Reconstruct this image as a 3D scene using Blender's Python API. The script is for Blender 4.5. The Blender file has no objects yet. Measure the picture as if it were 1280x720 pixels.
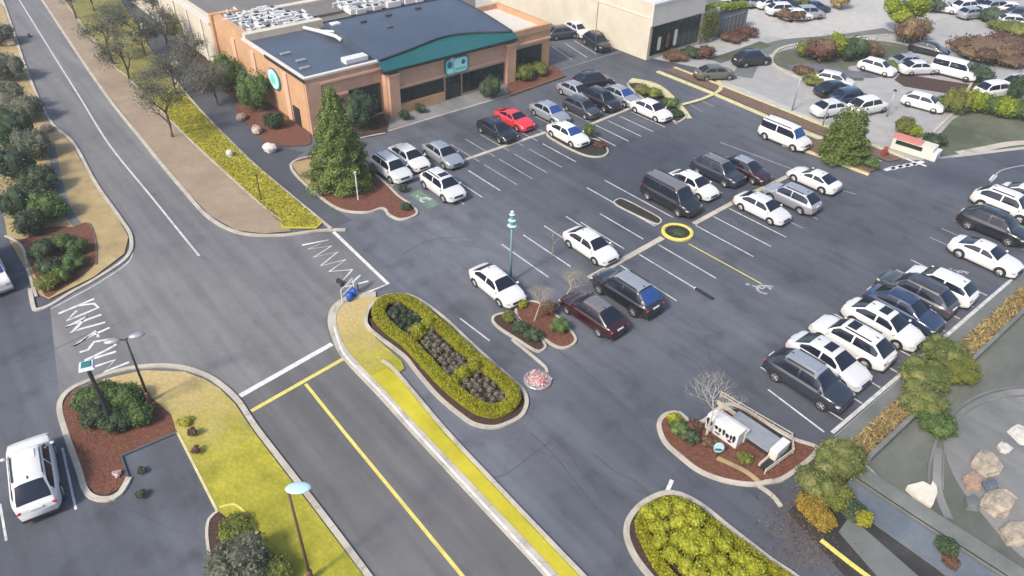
import bpy, bmesh, math, random
import numpy as np
from mathutils import Vector, Matrix
from mathutils.geometry import delaunay_2d_cdt

rnd = random.Random(11)
PI = math.pi
scene = bpy.context.scene
COL = scene.collection

# ------------------------------------------------------------------ camera survey
# metric world: X runs along the parking bays (towards the viewer), Y along the rows, Z up
FPX, CAMH = 916.03, 36.0
PITCH, ROLL, YAW = (math.radians(v) for v in (37.1806, 1.6491, -49.4304))
fw = np.array([math.sin(YAW)*math.cos(PITCH), math.cos(YAW)*math.cos(PITCH), -math.sin(PITCH)])
rt = np.array([math.cos(YAW), -math.sin(YAW), 0.0])
up = np.cross(rt, fw)
r2 = rt*math.cos(ROLL)+up*math.sin(ROLL)
u2 = -rt*math.sin(ROLL)+up*math.cos(ROLL)

def G(px, py, z=0.0):
    """ground point (height z) surveyed from the aerial photograph"""
    d = r2*(px-640) - u2*(py-360) + fw*FPX
    t = (z-CAMH)/d[2]
    return Vector((d[0]*t, d[1]*t, z))

def GP(pts, z=0.0):
    return [G(a, b, z) for a, b in pts]

cam = bpy.data.cameras.new('camera')
cam.sensor_fit = 'HORIZONTAL'
cam.sensor_width = 36.0
cam.lens = FPX/1280*36.0
cam.clip_end = 5000
camo = bpy.data.objects.new('camera', cam)
COL.objects.link(camo)
mw = Matrix.Identity(4)
for i in range(3):
    mw[i][0] = r2[i]; mw[i][1] = u2[i]; mw[i][2] = -fw[i]
mw[2][3] = CAMH
camo.matrix_world = mw
scene.camera = camo

# ------------------------------------------------------------------ materials
def nodes_of(name):
    m = bpy.data.materials.new(name)
    m.use_nodes = True
    nt = m.node_tree
    return m, nt, nt.nodes, nt.links, nt.nodes['Principled BSDF']

def plain(name, col, rough=0.6, metal=0.0, coat=0.0, spec=0.5, noise=0.0, nscale=3.0, bump=0.0, bscale=20.0):
    m, nt, N, L, b = nodes_of(name)
    b.inputs['Base Color'].default_value = (*col, 1)
    b.inputs['Roughness'].default_value = rough
    b.inputs['Metallic'].default_value = metal
    b.inputs['Coat Weight'].default_value = coat
    b.inputs['Coat Roughness'].default_value = 0.06
    b.inputs['Specular IOR Level'].default_value = spec
    if noise or bump:
        tc = N.new('ShaderNodeTexCoord')
    if noise:
        nz = N.new('ShaderNodeTexNoise'); nz.inputs['Scale'].default_value = nscale
        nz.inputs['Detail'].default_value = 6; nz.inputs['Roughness'].default_value = 0.65
        L.new(tc.outputs['Object'], nz.inputs['Vector'])
        r = N.new('ShaderNodeValToRGB')
        r.color_ramp.elements[0].position = 0.3; r.color_ramp.elements[1].position = 0.7
        r.color_ramp.elements[0].color = (*[c*(1-noise) for c in col], 1)
        r.color_ramp.elements[1].color = (*[min(1, c*(1+noise)) for c in col], 1)
        L.new(nz.outputs['Fac'], r.inputs['Fac']); L.new(r.outputs['Color'], b.inputs['Base Color'])
    if bump:
        n2 = N.new('ShaderNodeTexNoise'); n2.inputs['Scale'].default_value = bscale
        n2.inputs['Detail'].default_value = 4
        L.new(tc.outputs['Object'], n2.inputs['Vector'])
        bp = N.new('ShaderNodeBump'); bp.inputs['Strength'].default_value = bump; bp.inputs['Distance'].default_value = 0.1
        L.new(n2.outputs['Fac'], bp.inputs['Height']); L.new(bp.outputs['Normal'], b.inputs['Normal'])
    return m

def ground_mat(name, c1, c2, big=0.06, c3=None, stretch=(1, 1, 1), fine=0.35, rough=0.85, crack=0.0, mid=0.6, stain=0.0, track=0.0, crack_scale=0.11):
    """weathered ground: broad patches, mid blotches, fine aggregate grain, optional cracks"""
    m, nt, N, L, b = nodes_of(name)
    b.inputs['Roughness'].default_value = rough
    b.inputs['Specular IOR Level'].default_value = 0.3
    tc = N.new('ShaderNodeTexCoord'); mp = N.new('ShaderNodeMapping')
    mp.inputs['Scale'].default_value = stretch
    L.new(tc.outputs['Object'], mp.inputs['Vector'])
    def noise(s, d=5, r=0.6):
        n = N.new('ShaderNodeTexNoise'); n.inputs['Scale'].default_value = s
        n.inputs['Detail'].default_value = d; n.inputs['Roughness'].default_value = r
        L.new(mp.outputs['Vector'], n.inputs['Vector']); return n
    def ramp(n, p0, p1, a, bb):
        r = N.new('ShaderNodeValToRGB')
        r.color_ramp.elements[0].position = p0; r.color_ramp.elements[1].position = p1
        r.color_ramp.elements[0].color = (*a, 1); r.color_ramp.elements[1].color = (*bb, 1)
        L.new(n.outputs['Fac'], r.inputs['Fac']); return r
    base = ramp(noise(big, 4, 0.55), 0.36, 0.64, c1, c2)
    def mul(colsock, r, f):
        x = N.new('ShaderNodeMix'); x.data_type = 'RGBA'; x.blend_type = 'MULTIPLY'
        x.inputs['Factor'].default_value = f
        L.new(colsock, x.inputs['A']); L.new(r.outputs['Color'], x.inputs['B']); return x.outputs['Result']
    col = base.outputs['Color']
    if c3:
        x = N.new('ShaderNodeMix'); x.data_type = 'RGBA'
        rr = ramp(noise(big*2.7, 6, 0.6), 0.52, 0.68, (0, 0, 0), (1, 1, 1))
        L.new(rr.outputs['Color'], x.inputs['Factor']); L.new(col, x.inputs['A']); x.inputs['B'].default_value = (*c3, 1)
        col = x.outputs['Result']
    col = mul(col, ramp(noise(0.7, 6, 0.7), 0.3, 0.62, (0.68,)*3, (1,)*3), mid)
    col = mul(col, ramp(noise(14, 3, 0.8), 0.25, 0.7, (0.45,)*3, (1,)*3), fine)
    if track:                                     # tyre wear: long soft streaks along the driving direction
        mt = N.new('ShaderNodeMapping'); mt.inputs['Scale'].default_value = (0.07, 1.1, 1)
        L.new(tc.outputs['Object'], mt.inputs['Vector'])
        for sc_, lo in ((1.0, .72), (0.35, .80)):
            nt_ = N.new('ShaderNodeTexNoise'); nt_.inputs['Scale'].default_value = sc_; nt_.inputs['Detail'].default_value = 4
            L.new(mt.outputs['Vector'], nt_.inputs['Vector'])
            col = mul(col, ramp(nt_, .35, .62, (lo,)*3, (1,)*3), track)
    if stain:
        col = mul(col, ramp(noise(0.42, 3, 0.5), 0.33, 0.44, (0.55,)*3, (1,)*3), stain)
        col = mul(col, ramp(noise(2.6, 2, 0.4), 0.24, 0.34, (0.5,)*3, (1,)*3), stain)
    if crack:
        v = N.new('ShaderNodeTexVoronoi'); v.feature = 'DISTANCE_TO_EDGE'; v.inputs['Scale'].default_value = crack_scale
        nz = noise(0.5, 5, 0.6)
        ad = N.new('ShaderNodeMix'); ad.data_type = 'RGBA'; ad.blend_type = 'ADD'; ad.inputs['Factor'].default_value = 1.0
        L.new(mp.outputs['Vector'], ad.inputs['A']); L.new(nz.outputs['Color'], ad.inputs['B'])
        sc = N.new('ShaderNodeVectorMath'); sc.operation = 'SCALE'; sc.inputs['Scale'].default_value = 1
        L.new(ad.outputs['Result'], v.inputs['Vector'])
        r = N.new('ShaderNodeValToRGB'); r.color_ramp.elements[0].position = 0.0; r.color_ramp.elements[1].position = 0.012
        r.color_ramp.elements[0].color = (0.45,)*3+(1,); r.color_ramp.elements[1].color = (1, 1, 1, 1)
        L.new(v.outputs['Distance'], r.inputs['Fac'])
        col = mul(col, r, crack)
    L.new(col, b.inputs['Base Color'])
    bp = N.new('ShaderNodeBump'); bp.inputs['Strength'].default_value = 0.25; bp.inputs['Distance'].default_value = 0.03
    L.new(noise(25, 2).outputs['Fac'], bp.inputs['Height']); L.new(bp.outputs['Normal'], b.inputs['Normal'])
    return m

def leaf_mat(name, cols, rough=0.6, trans=0.25):
    m, nt, N, L, b = nodes_of(name)
    b.inputs['Roughness'].default_value = rough
    b.inputs['Specular IOR Level'].default_value = 0.25
    gm = N.new('ShaderNodeNewGeometry')
    r = N.new('ShaderNodeValToRGB')
    els = r.color_ramp.elements
    while len(els) < len(cols): els.new(0.5)
    for i, c in enumerate(cols):
        els[i].position = i/(len(cols)-1) if len(cols) > 1 else 0
        els[i].color = (*c, 1)
    L.new(gm.outputs['Random Per Island'], r.inputs['Fac'])
    tc = N.new('ShaderNodeTexCoord'); nz = N.new('ShaderNodeTexNoise'); nz.inputs['Scale'].default_value = 1.1
    nz.inputs['Detail'].default_value = 3
    L.new(tc.outputs['Object'], nz.inputs['Vector'])
    mx = N.new('ShaderNodeMix'); mx.data_type = 'RGBA'; mx.blend_type = 'MULTIPLY'; mx.inputs['Factor'].default_value = 0.4
    r2_ = N.new('ShaderNodeValToRGB'); r2_.color_ramp.elements[0].position = 0.35; r2_.color_ramp.elements[1].position = 0.65
    r2_.color_ramp.elements[0].color = (0.5, 0.5, 0.5, 1)
    L.new(nz.outputs['Fac'], r2_.inputs['Fac']); L.new(r.outputs['Color'], mx.inputs['A']); L.new(r2_.outputs['Color'], mx.inputs['B'])
    L.new(mx.outputs['Result'], b.inputs['Base Color'])
    tr = N.new('ShaderNodeBsdfTranslucent'); L.new(mx.outputs['Result'], tr.inputs['Color'])
    ms = N.new('ShaderNodeMixShader'); ms.inputs['Fac'].default_value = trans
    out = N['Material Output']
    L.new(b.outputs['BSDF'], ms.inputs[1]); L.new(tr.outputs['BSDF'], ms.inputs[2]); L.new(ms.outputs['Shader'], out.inputs['Surface'])
    return m

M = {}
M['ground'] = ground_mat('pale_concrete', (0.33, 0.335, 0.335), (0.42, 0.415, 0.40), 0.03, fine=0.2)
M['lot'] = ground_mat('lot_asphalt', (0.060, 0.069, 0.090), (0.155, 0.167, 0.195), 0.026, c3=(0.080, 0.088, 0.106), crack=0.2, mid=0.35, stain=0.42, track=0.6, rough=0.62)
M['road'] = ground_mat('road_asphalt', (0.150, 0.155, 0.166), (0.195, 0.198, 0.205), 0.045, c3=(0.165, 0.168, 0.176), fine=0.25, mid=0.3, crack=0.15, stain=0.25, track=0.7)
M['road2'] = ground_mat('newer_road_asphalt', (0.122, 0.125, 0.132), (0.146, 0.148, 0.154), 0.08, fine=0.25, mid=0.3, stain=0.2, track=0.7)
M['lane'] = ground_mat('lane_asphalt', (0.060, 0.068, 0.084), (0.088, 0.096, 0.114), 0.06)
M['street'] = ground_mat('street_asphalt', (0.29, 0.295, 0.30), (0.37, 0.37, 0.365), 0.05)
M['kerb'] = ground_mat('kerb_concrete', (0.38, 0.355, 0.305), (0.48, 0.45, 0.385), 0.5, fine=0.35, mid=0.5, crack=0.75, crack_scale=0.42, stain=0.35)
M['kerb_yellow'] = plain('yellow_kerb_paint', (0.46, 0.43, 0.23), 0.7, noise=0.2, nscale=1.5)
M['white_paint'] = plain('white_road_paint', (0.52, 0.52, 0.51), 0.7, noise=0.28, nscale=2.5)
M['worn_paint'] = plain('worn_white_paint', (0.42, 0.425, 0.425), 0.75, noise=0.4, nscale=2.0)
M['faint_paint'] = plain('faint_white_paint', (0.27, 0.275, 0.285), 0.8, noise=0.35, nscale=1.5)
M['yellow_paint'] = plain('yellow_road_paint', (0.52, 0.455, 0.11), 0.7, noise=0.2, nscale=2.5)
M['seam'] = plain('bitumen_seam', (0.055, 0.060, 0.072), 0.8, noise=0.3, nscale=2)
M['green_paint'] = plain('green_bay_paint', (0.10, 0.17, 0.13), 0.8, noise=0.3, nscale=2)
M['mulch'] = plain('red_mulch', (0.125, 0.048, 0.028), 0.95, noise=0.55, nscale=6, bump=0.9, bscale=14)
M['mulch_dark'] = plain('dark_mulch', (0.05, 0.026, 0.02), 0.95, noise=0.5, nscale=6, bump=0.9, bscale=14)
M['mulch_brown'] = plain('brown_mulch', (0.13, 0.085, 0.06), 0.95, noise=0.4, nscale=4, bump=0.9, bscale=12)
M['tan'] = ground_mat('tan_verge', (0.32, 0.25, 0.125), (0.39, 0.31, 0.155), 0.25, c3=(0.30, 0.21, 0.13), fine=0.45, mid=0.6)
M['tan_pink'] = ground_mat('dry_pinkish_verge', (0.265, 0.21, 0.15), (0.315, 0.25, 0.18), 0.25, c3=(0.29, 0.21, 0.155), fine=0.45, mid=0.55)
M['yellow_turf'] = ground_mat('yellow_turf_soil', (0.37, 0.33, 0.035), (0.47, 0.42, 0.05), 0.5, fine=0.4, mid=0.35)
M['band'] = ground_mat('golden_yellow_band', (0.37, 0.33, 0.022), (0.49, 0.435, 0.03), 0.28, fine=0.3, mid=0.4)
M['olive_turf'] = ground_mat('muted_olive_turf', (0.17, 0.16, 0.045), (0.26, 0.245, 0.07), 0.3, fine=0.5, mid=0.6)
def verge_mat(name, tan, tan2, yel, yel2, p0, p1):
    """short turf that runs from dry tan to yellow across the plot (p0 -> p1 in plan)"""
    m = ground_mat(name, yel, yel2, 0.4, fine=0.6, mid=0.65)
    nt = m.node_tree; N = nt.nodes; L = nt.links; b = N['Principled BSDF']
    src = b.inputs['Base Color'].links[0].from_socket
    tc = N.new('ShaderNodeTexCoord')
    d = Vector((p1[0]-p0[0], p1[1]-p0[1], 0)); k = d/d.length_squared
    dt = N.new('ShaderNodeVectorMath'); dt.operation = 'DOT_PRODUCT'; dt.inputs[1].default_value = k
    sb = N.new('ShaderNodeVectorMath'); sb.operation = 'SUBTRACT'; sb.inputs[1].default_value = (p0[0], p0[1], 0)
    L.new(tc.outputs['Object'], sb.inputs[0]); L.new(sb.outputs['Vector'], dt.inputs[0])
    nz = N.new('ShaderNodeTexNoise'); nz.inputs['Scale'].default_value = 0.9; nz.inputs['Detail'].default_value = 5
    L.new(tc.outputs['Object'], nz.inputs['Vector'])
    ma = N.new('ShaderNodeMath'); ma.operation = 'MULTIPLY_ADD'; ma.inputs[1].default_value = 0.9; ma.inputs[2].default_value = -0.45
    L.new(nz.outputs['Fac'], ma.inputs[0])
    ad = N.new('ShaderNodeMath'); ad.operation = 'ADD'; ad.use_clamp = True
    L.new(dt.outputs['Value'], ad.inputs[0]); L.new(ma.outputs['Value'], ad.inputs[1])
    tr = N.new('ShaderNodeMix'); tr.data_type = 'RGBA'; tr.inputs['A'].default_value = (*tan, 1); tr.inputs['B'].default_value = (*tan2, 1)
    L.new(nz.outputs['Fac'], tr.inputs['Factor'])
    mx = N.new('ShaderNodeMix'); mx.data_type = 'RGBA'
    L.new(ad.outputs['Value'], mx.inputs['Factor']); L.new(tr.outputs['Result'], mx.inputs['A']); L.new(src, mx.inputs['B'])
    v = N.new('ShaderNodeTexVoronoi'); v.inputs['Scale'].default_value = 3.6; v.feature = 'F1'
    L.new(tc.outputs['Object'], v.inputs['Vector'])
    rp = N.new('ShaderNodeValToRGB'); rp.color_ramp.elements[0].position = 0.15; rp.color_ramp.elements[1].position = 0.75
    rp.color_ramp.elements[0].color = (1, 1, 1, 1); rp.color_ramp.elements[1].color = (0.62, 0.62, 0.6, 1)
    L.new(v.outputs['Distance'], rp.inputs['Fac'])
    mu = N.new('ShaderNodeMix'); mu.data_type = 'RGBA'; mu.blend_type = 'MULTIPLY'; mu.inputs['Factor'].default_value = 0.4
    L.new(mx.outputs['Result'], mu.inputs['A']); L.new(rp.outputs['Color'], mu.inputs['B']); L.new(mu.outputs['Result'], b.inputs['Base Color'])
    bp = N.new('ShaderNodeBump'); bp.inputs['Strength'].default_value = 0.3; bp.inputs['Distance'].default_value = 0.08; bp.invert = True
    L.new(v.outputs['Distance'], bp.inputs['Height']); L.new(bp.outputs['Normal'], b.inputs['Normal'])
    return m
TANS = ((0.38, 0.295, 0.135), (0.45, 0.355, 0.165)); YELS = ((0.29, 0.285, 0.026), (0.42, 0.39, 0.042))
M['verge'] = verge_mat('corner_verge_turf', *TANS, *YELS, G(215, 480).to_2d(), G(300, 570).to_2d())
M['nose'] = verge_mat('median_nose_turf', *TANS, *YELS, G(430, 395).to_2d(), G(480, 462).to_2d())
M['terrain'] = ground_mat('grey_green_terrain', (0.085, 0.096, 0.086), (0.155, 0.165, 0.15), 0.16, c3=(0.12, 0.13, 0.10), stretch=(1, 0.35, 1), fine=0.4, mid=0.8)
M['terrace'] = ground_mat('grey_terrace', (0.16, 0.17, 0.175), (0.25, 0.255, 0.255), 0.12, stretch=(0.4, 1, 1), fine=0.4, mid=0.8)
M['path'] = ground_mat('path_concrete', (0.12, 0.135, 0.135), (0.16, 0.175, 0.17), 0.2, fine=0.3)
M['slope'] = ground_mat('dull_grass_slope', (0.075, 0.09, 0.055), (0.13, 0.14, 0.10), 0.09, c3=(0.15, 0.15, 0.11), fine=0.4, mid=0.8)
M['gravel'] = ground_mat('dark_gravel', (0.03, 0.032, 0.034), (0.06, 0.06, 0.058), 0.4, fine=0.9, mid=0.8)
M['stone_cap'] = ground_mat('wall_cap_concrete', (0.14, 0.155, 0.15), (0.20, 0.21, 0.20), 0.4, fine=0.5)
M['stone_blue'] = ground_mat('wall_blue_render', (0.10, 0.125, 0.155), (0.14, 0.165, 0.195), 0.4, fine=0.4)
M['pink'] = plain('pink_stucco', (0.46, 0.275, 0.185), 0.85, noise=0.12, nscale=0.8, bump=0.08, bscale=30)
M['orange'] = plain('orange_stucco', (0.42, 0.25, 0.14), 0.85, noise=0.13, nscale=0.8, bump=0.08, bscale=30)
M['pink_trim'] = plain('pale_stucco_trim', (0.54, 0.34, 0.245), 0.8, noise=0.06, nscale=1)
M['cream'] = plain('cream_stucco', (0.46, 0.425, 0.35), 0.85, noise=0.1, nscale=0.5, bump=0.05)
M['offwhite'] = plain('off_white_panel', (0.50, 0.475, 0.43), 0.8, noise=0.06, nscale=0.4)
M['roof_blue'] = plain('blue_grey_roof_membrane', (0.050, 0.066, 0.096), 0.4, noise=0.15, nscale=0.6, spec=0.5)
M['roof_grey'] = plain('grey_brown_roof', (0.13, 0.125, 0.12), 0.85, noise=0.15, nscale=0.4)
M['teal_roof'] = plain('teal_metal_canopy', (0.012, 0.095, 0.095), 0.4, metal=0.2, noise=0.15, nscale=1)
M['fascia'] = plain('dark_fascia', (0.02, 0.024, 0.026), 0.5)
M['white_metal'] = plain('white_metal', (0.52, 0.53, 0.54), 0.45, noise=0.1, nscale=2)
M['grey_metal'] = plain('grey_metal', (0.30, 0.315, 0.33), 0.45, metal=0.4, noise=0.1, nscale=2)
M['dark_metal'] = plain('dark_metal', (0.045, 0.045, 0.05), 0.5, metal=0.4)
M['bronze'] = plain('brown_post', (0.10, 0.055, 0.04), 0.6)
M['teal_post'] = plain('teal_painted_post', (0.11, 0.19, 0.22), 0.5)
M['lamp_blue'] = plain('pale_blue_lamp_cover', (0.36, 0.54, 0.60), 0.35)
M['lamp_white'] = plain('white_lamp_globe', (0.75, 0.74, 0.70), 0.35)
M['glass'] = plain('car_glass', (0.010, 0.014, 0.026), 0.06, spec=0.45)
M['blue_glass'] = plain('blue_car_glass', (0.02, 0.055, 0.19), 0.08, spec=0.35)  # even blue base for some windscreens and one rear window
M['shop_glass'] = plain('dark_shop_glass', (0.012, 0.024, 0.022), 0.08, spec=0.6)
M['sign_teal'] = plain('teal_sign_face', (0.16, 0.55, 0.52), 0.4)
M['sign_pale'] = plain('pale_aqua_sign_face', (0.45, 0.76, 0.70), 0.4)
M['sign_dark'] = plain('dark_teal_sign_face', (0.02, 0.14, 0.16), 0.4)
M['tyre'] = plain('rubber', (0.012, 0.012, 0.013), 0.85)
M['rim'] = plain('alloy_rim', (0.45, 0.46, 0.48), 0.3, metal=0.7)
M['lens'] = plain('headlight_lens', (0.30, 0.31, 0.33), 0.12, spec=0.6)
M['red_lens'] = plain('red_tail_lens', (0.42, 0.012, 0.018), 0.15, spec=0.7)
M['black_trim'] = plain('black_trim', (0.018, 0.018, 0.02), 0.5)
M['chrome'] = plain('bright_trim', (0.6, 0.6, 0.62), 0.2, metal=0.9)
M['plate'] = plain('plate_face', (0.6, 0.6, 0.58), 0.5)
M['bark'] = plain('grey_brown_bark', (0.085, 0.062, 0.045), 0.9, noise=0.35, nscale=4)
M['pale_bark'] = plain('pale_bark', (0.36, 0.33, 0.28), 0.85, noise=0.3, nscale=5)
M['tan_bark'] = plain('dry_twig_bark', (0.32, 0.255, 0.16), 0.9, noise=0.3, nscale=5)
M['rock'] = plain('beige_rock', (0.29, 0.25, 0.20), 0.9, noise=0.55, nscale=1.6, bump=0.6, bscale=5)
M['rock_white'] = plain('white_rock', (0.44, 0.43, 0.40), 0.9, noise=0.2, nscale=3, bump=0.4, bscale=6)
M['rock_red'] = plain('reddish_rock', (0.27, 0.19, 0.14), 0.9, noise=0.35, nscale=2.5, bump=0.6, bscale=6)
M['canvas'] = plain('cream_canvas', (0.50, 0.485, 0.42), 0.8, noise=0.1)
M['red'] = plain('red_gloss', (0.26, 0.03, 0.03), 0.4)
M['pink_red'] = plain('salmon_red_roof', (0.46, 0.16, 0.13), 0.6)
M['blue'] = plain('blue_plastic', (0.02, 0.09, 0.42), 0.4)
M['soil'] = plain('dark_soil', (0.022, 0.022, 0.018), 0.95, noise=0.4, nscale=4, bump=0.8)
M['L_conifer'] = leaf_mat('conifer_needles', [(0.061, 0.114, 0.026), (0.131, 0.193, 0.044), (0.245, 0.289, 0.070)])
M['L_dark'] = leaf_mat('dark_leaves', [(0.029, 0.055, 0.029), (0.052, 0.088, 0.042), (0.098, 0.130, 0.072)])
M['L_mid'] = leaf_mat('mid_leaves', [(0.046, 0.094, 0.029), (0.090, 0.152, 0.043), (0.145, 0.203, 0.065)])
M['L_grey'] = leaf_mat('grey_olive_leaves', [(0.08, 0.09, 0.06), (0.13, 0.14, 0.095), (0.20, 0.20, 0.14)])
M['L_twig'] = leaf_mat('brown_grey_twigs', [(0.085, 0.078, 0.062), (0.125, 0.115, 0.092), (0.175, 0.16, 0.125)], trans=0.05)
M['L_yellow'] = leaf_mat('yellow_green_leaves', [(0.17, 0.19, 0.012), (0.30, 0.32, 0.02), (0.44, 0.45, 0.045)])
M['L_hedge'] = leaf_mat('gold_hedge_leaves', [(0.17, 0.175, 0.01), (0.29, 0.29, 0.014), (0.40, 0.39, 0.03)])
M['L_turf'] = leaf_mat('yellow_turf_blades', [(0.403, 0.365, 0.029), (0.480, 0.437, 0.038), (0.538, 0.490, 0.067)], trans=0.3)
M['L_lawn'] = leaf_mat('lime_turf_blades', [(0.228, 0.233, 0.019), (0.314, 0.309, 0.028), (0.380, 0.370, 0.057)], trans=0.3)
M['L_gold'] = leaf_mat('golden_grass', [(0.22, 0.17, 0.09), (0.36, 0.27, 0.11), (0.46, 0.37, 0.18)])
M['L_orange'] = leaf_mat('orange_foliage', [(0.16, 0.12, 0.03), (0.38, 0.24, 0.03), (0.30, 0.26, 0.06)])
M['L_flower'] = leaf_mat('grey_purple_flowers', [(0.05, 0.06, 0.03), (0.11, 0.115, 0.07), (0.20, 0.17, 0.14), (0.30, 0.27, 0.22)])
M['L_lime'] = leaf_mat('lime_tree_leaves', [(0.12, 0.18, 0.012), (0.22, 0.28, 0.02), (0.32, 0.36, 0.04)])
M['L_green_olive'] = leaf_mat('green_olive_leaves', [(0.069, 0.098, 0.029), (0.138, 0.172, 0.046), (0.253, 0.253, 0.092)])  # own leaf tones, green mixed with olive
M['L_street'] = leaf_mat('bright_street_tree_leaves', [(0.05, 0.09, 0.02), (0.11, 0.16, 0.03), (0.20, 0.24, 0.05)])
M['L_red'] = leaf_mat('reddish_leaves', [(0.10, 0.05, 0.04), (0.15, 0.075, 0.055), (0.16, 0.12, 0.07)])
M['L_olive'] = leaf_mat('olive_leaves', [(0.090, 0.114, 0.024), (0.156, 0.180, 0.036), (0.228, 0.240, 0.060)])
M['L_pinkw'] = leaf_mat('pink_white_petals', [(0.5, 0.16, 0.17), (0.65, 0.5, 0.48), (0.7, 0.68, 0.66)])
M['L_brown'] = leaf_mat('dry_brown_leaves', [(0.09, 0.05, 0.03), (0.16, 0.10, 0.06), (0.22, 0.16, 0.09)])
PAINT = {
    'white': plain('white_car_paint', (0.56, 0.565, 0.56), 0.3, coat=0.6),
    'pearl': plain('pearl_car_paint', (0.50, 0.51, 0.525), 0.3, coat=0.6),
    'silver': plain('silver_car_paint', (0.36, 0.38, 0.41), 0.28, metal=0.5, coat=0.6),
    'grey': plain('grey_car_paint', (0.065, 0.07, 0.08), 0.28, metal=0.4, coat=0.6),
    'slate': plain('slate_car_paint', (0.030, 0.037, 0.052), 0.25, metal=0.3, coat=0.7),
    'navy': plain('navy_car_paint', (0.018, 0.03, 0.07), 0.22, coat=0.8),
    'black': plain('black_car_paint', (0.012, 0.013, 0.017), 0.22, coat=0.8),
    'maroon': plain('maroon_car_paint', (0.024, 0.0045, 0.0065), 0.25, coat=0.8),
    'roof_sheen': plain('roof_sheen_paint', (0.17, 0.165, 0.165), 0.3, metal=0.3, coat=0.6),  # sky reflection painted into the roofs of dark cars
    'red': plain('red_car_paint', (0.55, 0.03, 0.04), 0.25, coat=0.8),
    'olive': plain('olive_car_paint', (0.09, 0.09, 0.06), 0.3, coat=0.6),
    'blue': plain('blue_car_paint', (0.03, 0.09, 0.2), 0.25, coat=0.7),
}

# ------------------------------------------------------------------ object helpers
def link(name, me, mat=None, parent=None):
    o = bpy.data.objects.new(name, me)
    COL.objects.link(o)
    if mat is not None and hasattr(me, 'materials'):
        for m in (mat if isinstance(mat, (list, tuple)) else [mat]):
            me.materials.append(m)
    if parent: o.parent = parent
    return o

def tag(o, label, cat, group=None, kind=None):
    if label: o['label'] = label
    if cat: o['category'] = cat
    if group: o['group'] = group
    if kind: o['kind'] = kind
    return o

def thing(name, label, cat, loc=(0, 0, 0), rot=0.0, group=None):
    o = bpy.data.objects.new(name, None)
    COL.objects.link(o); o.empty_display_size = 0.3
    o.location = loc; o.rotation_euler = (0, 0, rot)
    return tag(o, label, cat, group)

def struct(o):
    o['kind'] = 'structure'; return o

def bm_obj(name, bm, mat=None, parent=None, smooth=False):
    bmesh.ops.recalc_face_normals(bm, faces=bm.faces)
    me = bpy.data.meshes.new(name); bm.to_mesh(me); bm.free()
    if smooth:
        for p in me.polygons: p.use_smooth = True
    return link(name, me, mat, parent)

def add_box(bm, x0, x1, y0, y1, z0, z1, bev=0.0):
    vs = [bm.verts.new((x, y, z)) for z in (z0, z1) for x, y in ((x0, y0), (x1, y0), (x1, y1), (x0, y1))]
    fs = [(0, 1, 2, 3), (4, 5, 6, 7), (0, 1, 5, 4), (1, 2, 6, 5), (2, 3, 7, 6), (3, 0, 4, 7)]
    ff = [bm.faces.new([vs[i] for i in f]) for f in fs]
    if bev:
        es = {e for f in ff for e in f.edges}
        bmesh.ops.bevel(bm, geom=list(es), offset=bev, segments=2, affect='EDGES', profile=0.6)

def box(name, x0, x1, y0, y1, z0, z1, mat, parent=None, bev=0.0):
    bm = bmesh.new(); add_box(bm, x0, x1, y0, y1, z0, z1, bev)
    return bm_obj(name, bm, mat, parent)

def add_tube(bm, pts, radii, seg=8, cap=True):
    pts = [Vector(p) for p in pts]
    rings = []
    for i, p in enumerate(pts):
        t = (pts[min(i+1, len(pts)-1)]-pts[max(i-1, 0)]).normalized()
        a = t.cross(Vector((0, 0, 1)))
        if a.length < 1e-3: a = Vector((1, 0, 0))
        a.normalize(); b = t.cross(a)
        r = radii[i] if hasattr(radii, '__len__') else radii
        rings.append([bm.verts.new(p+a*math.cos(2*PI*k/seg)*r+b*math.sin(2*PI*k/seg)*r) for k in range(seg)])
    for i in range(len(rings)-1):
        for k in range(seg):
            bm.faces.new((rings[i][k], rings[i][(k+1) % seg], rings[i+1][(k+1) % seg], rings[i+1][k]))
    if cap:
        bm.faces.new(rings[0]); bm.faces.new(rings[-1])

def add_ell(bm, c, r, u=12, v=8, jit=0.0, rng=None):
    res = bmesh.ops.create_uvsphere(bm, u_segments=u, v_segments=v, radius=1.0)
    for w in res['verts']:
        k = 1+(rng.uniform(-jit, jit) if jit else 0)
        w.co = Vector((c[0]+w.co.x*r[0]*k, c[1]+w.co.y*r[1]*k, c[2]+w.co.z*r[2]*k))

# ---- plan curves
def smooth(pts, closed=True, step=0.25):
    P = [Vector((p[0], p[1])) for p in pts]
    n = len(P); out = []
    rng_ = range(n) if closed else range(n-1)
    for i in rng_:
        p0 = P[(i-1) % n] if closed or i > 0 else P[0]
        p1 = P[i]; p2 = P[(i+1) % n]
        p3 = P[(i+2) % n] if closed or i+2 < n else P[-1]
        k = max(1, int((p2-p1).length/step))
        for j in range(k):
            t = j/k
            out.append(0.5*((2*p1)+(p2-p0)*t+(2*p0-5*p1+4*p2-p3)*t*t+(3*p1-p0-3*p2+p3)*t**3))
    if not closed: out.append(P[-1])
    return out

def area(P):
    return 0.5*sum(P[i].x*P[(i+1) % len(P)].y-P[(i+1) % len(P)].x*P[i].y for i in range(len(P)))

def ccw(P):
    P = [Vector((p[0], p[1])) for p in P]
    return P if area(P) > 0 else P[::-1]

def offset(P, d):
    """inward offset of a counter-clockwise outline"""
    n = len(P); out = []
    for i in range(n):
        t = P[(i+1) % n]-P[(i-1) % n]
        if t.length < 1e-6: t = Vector((1, 0))
        t.normalize()
        out.append(P[i]+Vector((-t.y, t.x))*d)
    return out

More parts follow.
